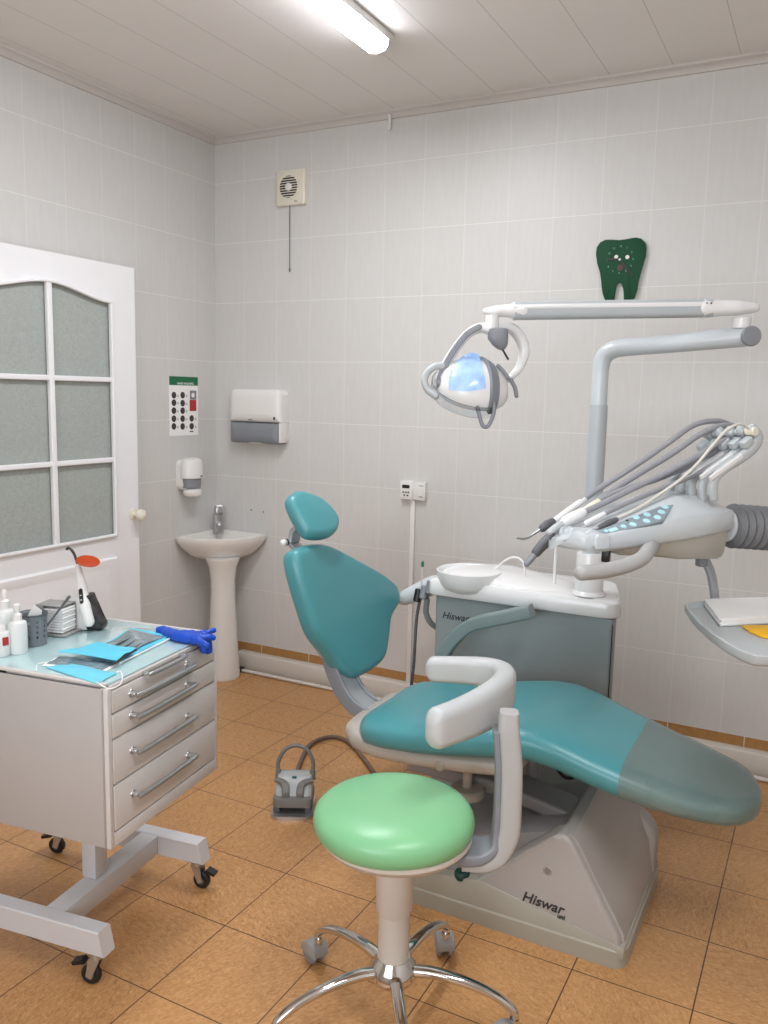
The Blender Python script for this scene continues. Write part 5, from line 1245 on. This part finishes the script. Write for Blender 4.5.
# air-water syringe (bent steel tip, furthest left)
instrument('air_water_syringe', 'white dental syringe with bent steel tip pointing left beyond the console nose', 'syringe', [.158, .158, .16, .165, .17, .18, .19, .2, .2],
  [(738, 432), (728, 424), (714, 421), (694, 425), (672, 440), (645, 459), (622, 474), (600, 488), (581, 501)], .0068, 'hose',
  [('syringe_body', 'uwhite', [(584, 499.5, .2), (568, 511, .2), (552, 523, .2)], [.0088, .0095, .0085], 0), ('nozzle_collar', 'dgrey', [(552, 522, .2), (547, 525, .2), (542.5, 528, .2)], [.011, .013, .011], 0),
   ('spray_tip', 'steel', [(543, 527, .2), (535, 533, .2), (525.5, 538.5, .2), (516.5, 538, .2)], [.0042, .0036, .003, .0026], 4)])
instrument('micromotor_handpiece', 'dark brown-grey handpiece hanging nose down past the console edge', 'handpiece', [.126, .128, .13, .14, .15, .16, .165, .165, .165],
  [(745, 434), (733, 426), (716, 427), (696, 437), (670, 455), (640, 473), (610, 492), (585, 508), (560, 527)], .0072, 'hose',
  [('connector', 'silver', [(563, 525, .165), (553, 535, .165)], [.0085, .0105], 0), ('handpiece_body', 'dgrey', [(551, 536, .165), (545, 542.5, .165), (536, 552.5, .165)], [.0125, .0145, .0125], 0), ('handpiece_nose', 'mgrey', [(536, 552.5, .165), (531, 559, .165), (526.5, 564, .165)], [.0095, .0085, .0075], 0)])
instrument('turbine_handpiece', 'white-sleeved handpiece on a grey hose lying across the console nose', 'handpiece', [.094, .094, .095, .1, .105, .11, .11, .11],
  [(748, 441), (735, 437), (715, 445), (692, 459), (664, 474), (632, 489), (604, 503), (583, 512.5)], .0068, 'hose',
  [('handpiece_sleeve', 'uwhite', [(582, 512.5, .11), (573, 517, .11), (565, 521.5, .11)], [.0125, .014, .0135], 0), ('handpiece_head', 'lgrey', [(565, 521.5, .11), (556, 527, .11), (549, 532, .11)], [.009, .0085, .0075], 0)])
instrument('scaler_handpiece', 'ivory-collared handpiece on the grey hose beside the white-sleeved one', 'handpiece', [.11, .112, .115, .12, .13, .135, .14, .14],
  [(744, 447), (728, 446), (708, 455), (682, 469), (655, 480), (628, 488), (608, 496), (596, 503)], .0065, 'hose',
  [('collar', 'cream', [(598, 502, .14), (592, 506, .14), (583, 511.5, .14)], [.009, .010, .009], 0), ('handpiece_body', 'lgrey', [(583, 511.5, .14), (570, 520, .14), (556, 530, .14)], [.0085, .0085, .007], 0)])
instrument('small_dark_handpiece', 'small dark grey handpiece on a thin white hose, lying above the button panel', 'handpiece', [.03, .03, .03, .035, .04, .042, .045, .045, .045],
  [(752, 431), (741, 424), (727, 430), (713, 445), (697, 464), (680, 480), (660, 494), (640, 507), (618, 518)], .0034, 'whitehose',
  [('handpiece_body', 'dgrey', [(616, 519.5, .045), (609, 522.5, .045), (600, 527, .045)], [.0065, .0085, .007], 0), ('handpiece_tip', 'silver', [(600, 527, .045), (592, 530.5, .045)], [.0035, .003], 0)])
instrument('spare_hose_coupling', 'empty hose with pale coupling, lowest of the hoses crossing the console top', 'hose', [.075]*8,
  [(749, 446), (733, 452), (712, 466), (688, 478), (660, 489), (636, 499), (616, 508), (604, 514)], .0058, 'hose',
  [('coupling', 'uwhite', [(605, 513.5, .075), (594, 519, .075), (586, 523, .075)], [.0065, .0075, .0065], 0)])
# ------------------------------------------------------------------ tray
tz = .905
bm = new(); tc = at(740, 630, z=tz)
tr = thing('instrument_tray', (tc.x, tc.y, tz), 'light grey tray on a curved arm under the console, at right photo edge', 'tray')
tpx = [(685, 604), (690, 613), (699, 623), (711, 633), (726, 643), (741, 651), (755, 656), (775, 657), (800, 655), (822, 648), (835, 635), (838, 620), (832, 610), (815, 603), (780, 600), (740, 599), (705, 600.5)]
tpts = [at(a, b, z=tz) for a, b in tpx]; ctr = sum(tpts, V())/len(tpts)
def inset(p, d, z): v = p-ctr; v.z = 0; L_ = v.length; q = ctr+v*((L_-d)/L_); return V((q.x, q.y, z))
bm = new(); ring_loft(bm, [[inset(p, d, z) for p in tpts] for d, z in ((.010, tz-.026), (.004, tz-.023), (0, tz-.018), (0, tz), (.003, tz+.001), (.008, tz+.001), (.011, tz-.003), (.016, tz-.013), (.1, tz-.013))]); obj('tray_body', bm, 'lgrey', tr)
tz2 = tz-.018
bm = new(); sweep(bm, [cpx(702, 556, .13), cpx(706, 562, .13), cpx(711, 574, .13), cpx(713.5, 588, .13), cpx(715.5, 603, .13), at(717, 607, z=tz-.014)], rrect(.026, .016, .006), 1, up=cvv, k=5); obj('tray_arm', bm, 'silver', tr, ang=60)
bm = new(); q = cpx(701.5, 562, .12); cyl(bm, V((q.x, q.y, q.z-.012)), V((q.x, q.y, q.z+.03)), .017, n=20, bev=.003); obj('tray_pivot', bm, 'mgrey', tr)
# napkins and yellow packet on it
zn = tz-.012
base = [at(a, b, z=zn) for a, b in ((720, 627), (704, 606), (792, 603), (812, 622))]
e1 = base[3]-base[0]; e2 = base[1]-base[0]
bm = new()
for k in range(6):
    z = zn+.0035*k; j = V((math.sin(k*2.1), math.cos(k*1.7), 0))*.0025
    P = [b+j+V((0, 0, z-zn)) for b in base]; prism(bm, P, (0, 0, .0034), .001, 1)
tag(obj('napkin_stack', bm, 'paper'), 'stack of folded white napkins lying on the light grey tray', 'napkins')
bm = new(); yp = [at(a, b, z=zn) for a, b in ((741, 627), (750, 633), (762, 638), (778, 641), (800, 640), (815, 634), (818, 627))]
prism(bm, yp, (0, 0, .006), .002); tag(obj('yellow_packet', bm, 'yellow'), 'bright yellow packet partly under the white napkins on the tray', 'packet')

# ------------------------------------------------------------------ light
def area(name, loc, rot, sx, sy, power, colr):
    l = bpy.data.lights.new(name, 'AREA'); l.shape = 'RECTANGLE'; l.size = sx; l.size_y = sy; l.energy = power; l.color = colr
    o = bpy.data.objects.new(name, l); o.location = loc; o.rotation_euler = rot; col.objects.link(o); return o
area('ceiling_lamp_light', (1.35, -1.33, 2.655), (0, 0, 0), .09, 1.15, 13, (.975, .988, 1))
area('added_ceiling_fill', (3.0, -2.7, 2.655), (0, 0, 0), .09, 1.15, 12, (.975, .988, 1))  # added fill, brightens the right side of the room
area('added_window_fill', (2.2, YF+.05, 1.575), (math.radians(90), 0, 0), 1.85, 1.3, 30, (.93, .97, 1))  # soft fill added behind the camera, set in the added window
# second batten, added out of view to brighten the room
c2 = thing('ceiling_lamp', (3.0, -2.7, 2.67), 'unseen white fluorescent batten lamp added on the ceiling for more light', 'lamp')
bm = new(); box(bm, (3.0, -2.7, 2.722), (.17, 1.24, .03), .006); obj('lamp_body', bm, 'white', c2)
bm = new(); box(bm, (3.0, -2.7, 2.69), (.1, 1.18, .04), .012)
obj('diffuser', bm, 'lampglow', c2)
w = bpy.data.worlds.new('world'); scene.world = w; w.use_nodes = True
w.node_tree.nodes['Background'].inputs[0].default_value = (.75, .85, 1, 1); w.node_tree.nodes['Background'].inputs[1].default_value = 1.0
vs = scene.view_settings; vs.view_transform = 'Standard'; vs.look = 'None'; vs.exposure = .52; vs.gamma = 1; vs.use_curve_mapping = False
